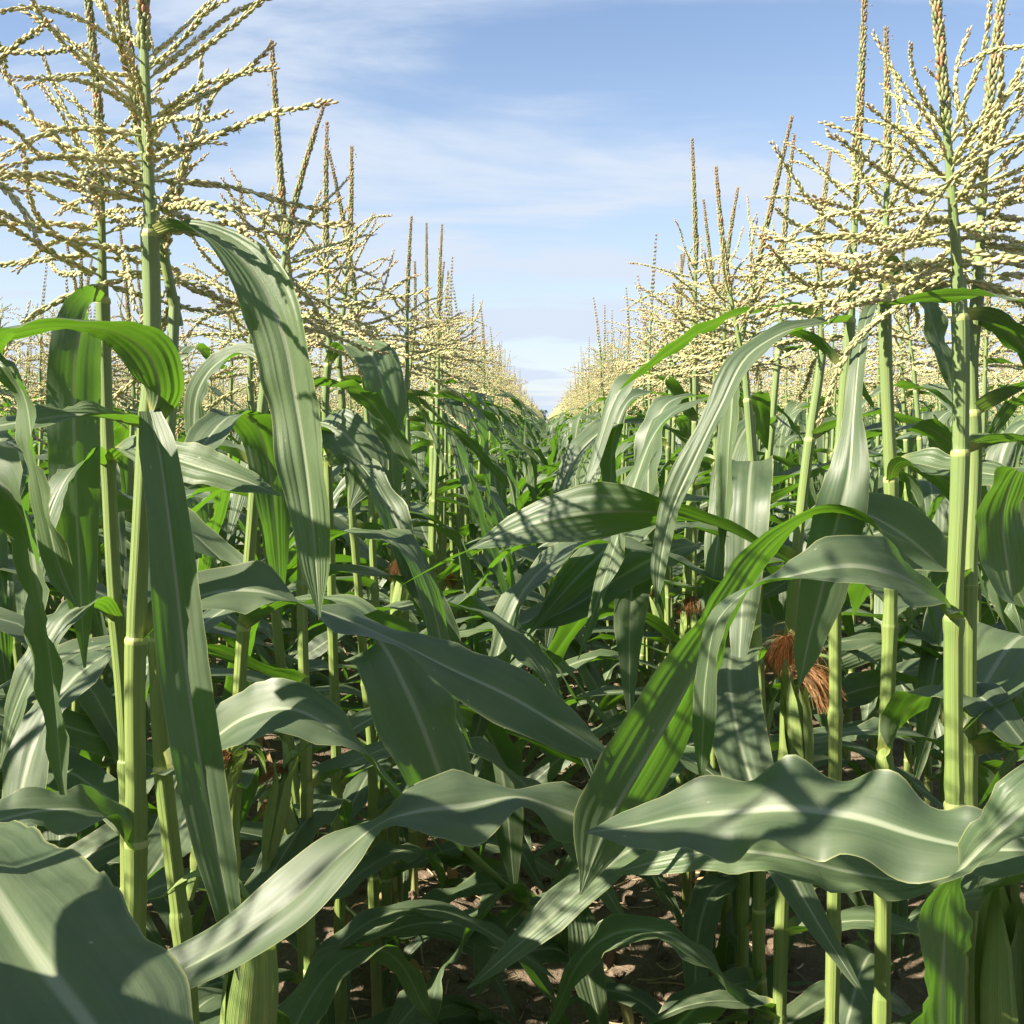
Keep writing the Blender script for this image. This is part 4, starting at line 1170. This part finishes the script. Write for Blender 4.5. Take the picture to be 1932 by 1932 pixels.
R6.rand_leaf((1424, 770, 2.0), 'upper', 3.4)
R6.rand_leaf((1416, 930, 2.0), 'mid', .1)
R6.rand_leaf((1410, 1130, 2.0), 'mid', 3.0)
R6.fill([.62, .48, .33], .2)

R7 = Hero('corn_plant', 'corn plant with broad pale blades slanting down into the furrow from the sunlit row',
          [(1374, 1500, 2.36), (1371, 1000, 2.36), (1369, 800, 2.36), (1367, 690, 2.36)], .012, .006, [(1369, 775, 2.36), (1371, 950, 2.36)])
R7.tassel(.95, 24, .7)
R7.leaf([(1368, 775, 2.36), (1312, 748, 2.3), (1256, 766, 2.25), (1228, 840, 2.22), (1222, 940, 2.2), (1236, 1045, 2.2)], [20, 48, 68, 74, 62, 4],
        ['u', (-.3, -.3, .9), (-.6, -.5, .6), (-.75, -.6, .2), (-.75, -.65, 0), (-.7, -.7, 0)], 51, fold1=.2, fold2=.2)
R7.leaf([(1370, 950, 2.36), (1300, 938, 2.25), (1220, 972, 2.15), (1150, 1030, 2.1), (1080, 1098, 2.05), (995, 1200, 2.0)], [24, 62, 88, 92, 72, 4],
        ['u', (-.2, -.4, .9), (-.4, -.6, .7), (-.4, -.7, .55), (-.4, -.75, .5), (-.4, -.7, .6)], 52)
R7.leaf([(1371, 1050, 2.36), (1312, 1030, 2.25), (1236, 1052, 2.16), (1156, 1096, 2.1), (1070, 1150, 2.05), (978, 1188, 2.02)], [24, 62, 92, 92, 70, 4],
        ['u', (-.2, -.4, .9), (-.3, -.6, .75), (-.35, -.65, .65), (-.4, -.7, .55), 'uc'], 53)
R7.rand_leaf((1370, 870, 2.36), 'upper', .2)
R7.fill([.8, .62, .45], .3, 'mid')
R7.ear((1330, 1250, 2.3), 2.8, .2, False, .75)
R8 = Hero('corn_plant', 'corn plant with a pair of narrow pale hanging blades in the sunlit row',
          [(1308, 1400, 2.9), (1307, 900, 2.9), (1305, 800, 2.9), (1304, 715, 2.9)], .012, .006, [(1305, 770, 2.9), (1306, 880, 2.9)])
R8.tassel(.95, 24, 1.9)
R8.leaf([(1305, 770, 2.9), (1250, 745, 2.85), (1192, 752, 2.8), (1162, 806, 2.76), (1152, 900, 2.75), (1160, 1000, 2.75)], [16, 38, 52, 54, 44, 4],
        ['u', (-.3, -.3, .9), (-.6, -.5, .6), (-.75, -.6, .2), (-.75, -.65, 0), (-.7, -.7, 0)], 54, fold1=.3, fold2=.3)
R8.leaf([(1305, 830, 2.9), (1232, 802, 2.82), (1150, 804, 2.75), (1092, 852, 2.7), (1060, 930, 2.68), (1040, 1010, 2.68)], [18, 46, 64, 62, 46, 4],
        ['u', (-.3, -.3, .9), (-.5, -.5, .7), (-.7, -.6, .3), (-.7, -.65, .1), (-.7, -.7, 0)], 55, fold1=.2, fold2=.2)
R8.rand_leaf((1306, 900, 2.9), 'mid', 3.1)
R8.fill([.9, .7, .5], .3, 'mid')

# ---- Q: plant just outside the right edge
Q = Hero('corn_plant', 'corn plant with the broad wavy sun-dappled blade reaching across under the twin stalks',
         [(2100, 2200, .76), (2090, 1600, .76), (2080, 1000, .76), (2070, 500, .76), (2068, 250, .76)], .013, .007,
         [(2090, 1640, .76), (2085, 1400, .76), (2080, 1000, .76), (2072, 610, .76)])
Q.leaf([(2085, 1655, .76), (1965, 1608, .77), (1850, 1602, .785), (1740, 1578, .80), (1620, 1540, .82), (1500, 1522, .84), (1385, 1530, .86), (1280, 1542, .875), (1190, 1560, .885), (1105, 1570, .89)],
       [80, 130, 168, 196, 214, 214, 190, 152, 92, 5], ['uc', (0, -.5, .85), (0, -.5, .85), (-.05, -.5, .85), (-.1, -.55, .82), (-.05, -.5, .86), (0, -.55, .83), (0, -.5, .86), (0, -.45, .9), 'uc'], 34, fold1=.05, ruf=.20, nruf=4, n=64)
Q.leaf([(2085, 1420, .76), (2000, 1470, .735), (1930, 1530, .72), (1868, 1585, .72), (1806, 1655, .725), (1782, 1760, .735), (1776, 1880, .745), (1782, 2030, .755)], [70, 120, 150, 166, 200, 220, 205, 120],
       ['uc', (-.2, -.3, .9), (-.2, -.3, .9), (-.4, .1, .9), (-.7, .5, .5), (-.75, .6, .3), (-.7, .65, .2), (-.6, .7, .2)], 35, ruf=.16)
Q.leaf([(2072, 610, .76), (2000, 585, .82), (1930, 566, .88), (1850, 556, .93), (1760, 558, .97), (1705, 568, 1.0), (1664, 580, 1.02)], [40, 64, 78, 84, 70, 40, 4],
       ['u', (0, .1, 1), (0, .2, 1), (0, .3, .95), (0, .35, .9), (0, .3, .95), 'u'], 36, ruf=.12)
Q.leaf([(2082, 1000, .76), (2000, 900, .8), (1930, 880, .84), (1890, 960, .86), (1900, 1080, .87), (1930, 1200, .87)], [50, 90, 120, 126, 100, 5],
       ['u', (-.3, .2, .9), (-.5, .5, .7), (-.5, .85, .2), (-.3, .9, 0), 'c'], 37)
Q.ear((1915, 2180, .92), 2.4, .05, False, 1.3, False)
Q.tassel(1.0, 18, 0, (0, 0), .62)
Q.leaf([(2088, 1700, .76), (2000, 1660, .82), (1900, 1665, .9), (1800, 1690, .95), (1700, 1740, 1.0)], [50, 90, 110, 90, 6], ['uc', 'uc', 'uc', 'uc', 'uc'], 38)

# ---- T: leaning side shoot in the furrow
tb = on_ground(1190, 1935)
T = Hero('corn_shoot', 'dark corn shoot leaning over the bare soil of the furrow', [(1186, 1925, tb[1]), (1090, 1808, tb[1] - .12), (985, 1704, tb[1] - .24), (868, 1590, tb[1] - .36)], .013, .006, (), cat='corn shoot')
T.leaf([(985, 1704, tb[1] - .24), (955, 1680, tb[1] - .3), (895, 1755, tb[1] - .4), (832, 1832, tb[1] - .46), (785, 1892, tb[1] - .5), (728, 1965, tb[1] - .52)], [40, 66, 86, 112, 112, 40],
       ['uc', (-.3, .3, .9), (-.4, .6, .6), (-.4, .4, .7), (-.4, -.4, .8), (-.3, -.6, .6)], 40)
T.leaf([(1075, 1792, tb[1] - .14), (1080, 1700, tb[1] - .3), (1096, 1740, tb[1] - .36), (1108, 1830, tb[1] - .38), (1140, 1965, tb[1] - .38)], [30, 40, 60, 66, 30], ['c', 'c', (.3, -.9, .2), 'c', 'c'], 41)
T.leaf([(990, 1710, tb[1] - .23), (960, 1740, tb[1] - .28), (930, 1800, tb[1] - .3), (900, 1880, tb[1] - .32)], [40, 70, 80, 5], ['c', (.3, -.9, .2), 'c', 'c'], 42)
T.leaf([(1100, 1815, tb[1] - .1), (1040, 1790, tb[1] - .2), (980, 1800, tb[1] - .28), (930, 1830, tb[1] - .34)], [40, 70, 70, 5], ['uc', 'uc', 'uc', 'uc'], 43)

# ---- dry scraps on the soil
def dry_scrap(px, py, rot, scale, label, k):
    p = on_ground(px, py)
    o = thing('dry_leaf_scrap', label, 'dry leaf', None, (p[0], p[1], float(ground_z(p[0], p[1])) + .004), DRY_POOL[k])
    o.rotation_euler = rot; o.scale = (scale,) * 3
dry_scrap(1405, 1880, (0, R(-15), 1.2), .5, 'tan dry husk leaf standing on the soil below the sunlit row', 0)
dry_scrap(1320, 1880, (0, R(20), .9), .45, 'thin tan dry leaf strip lying on the furrow soil', 1)
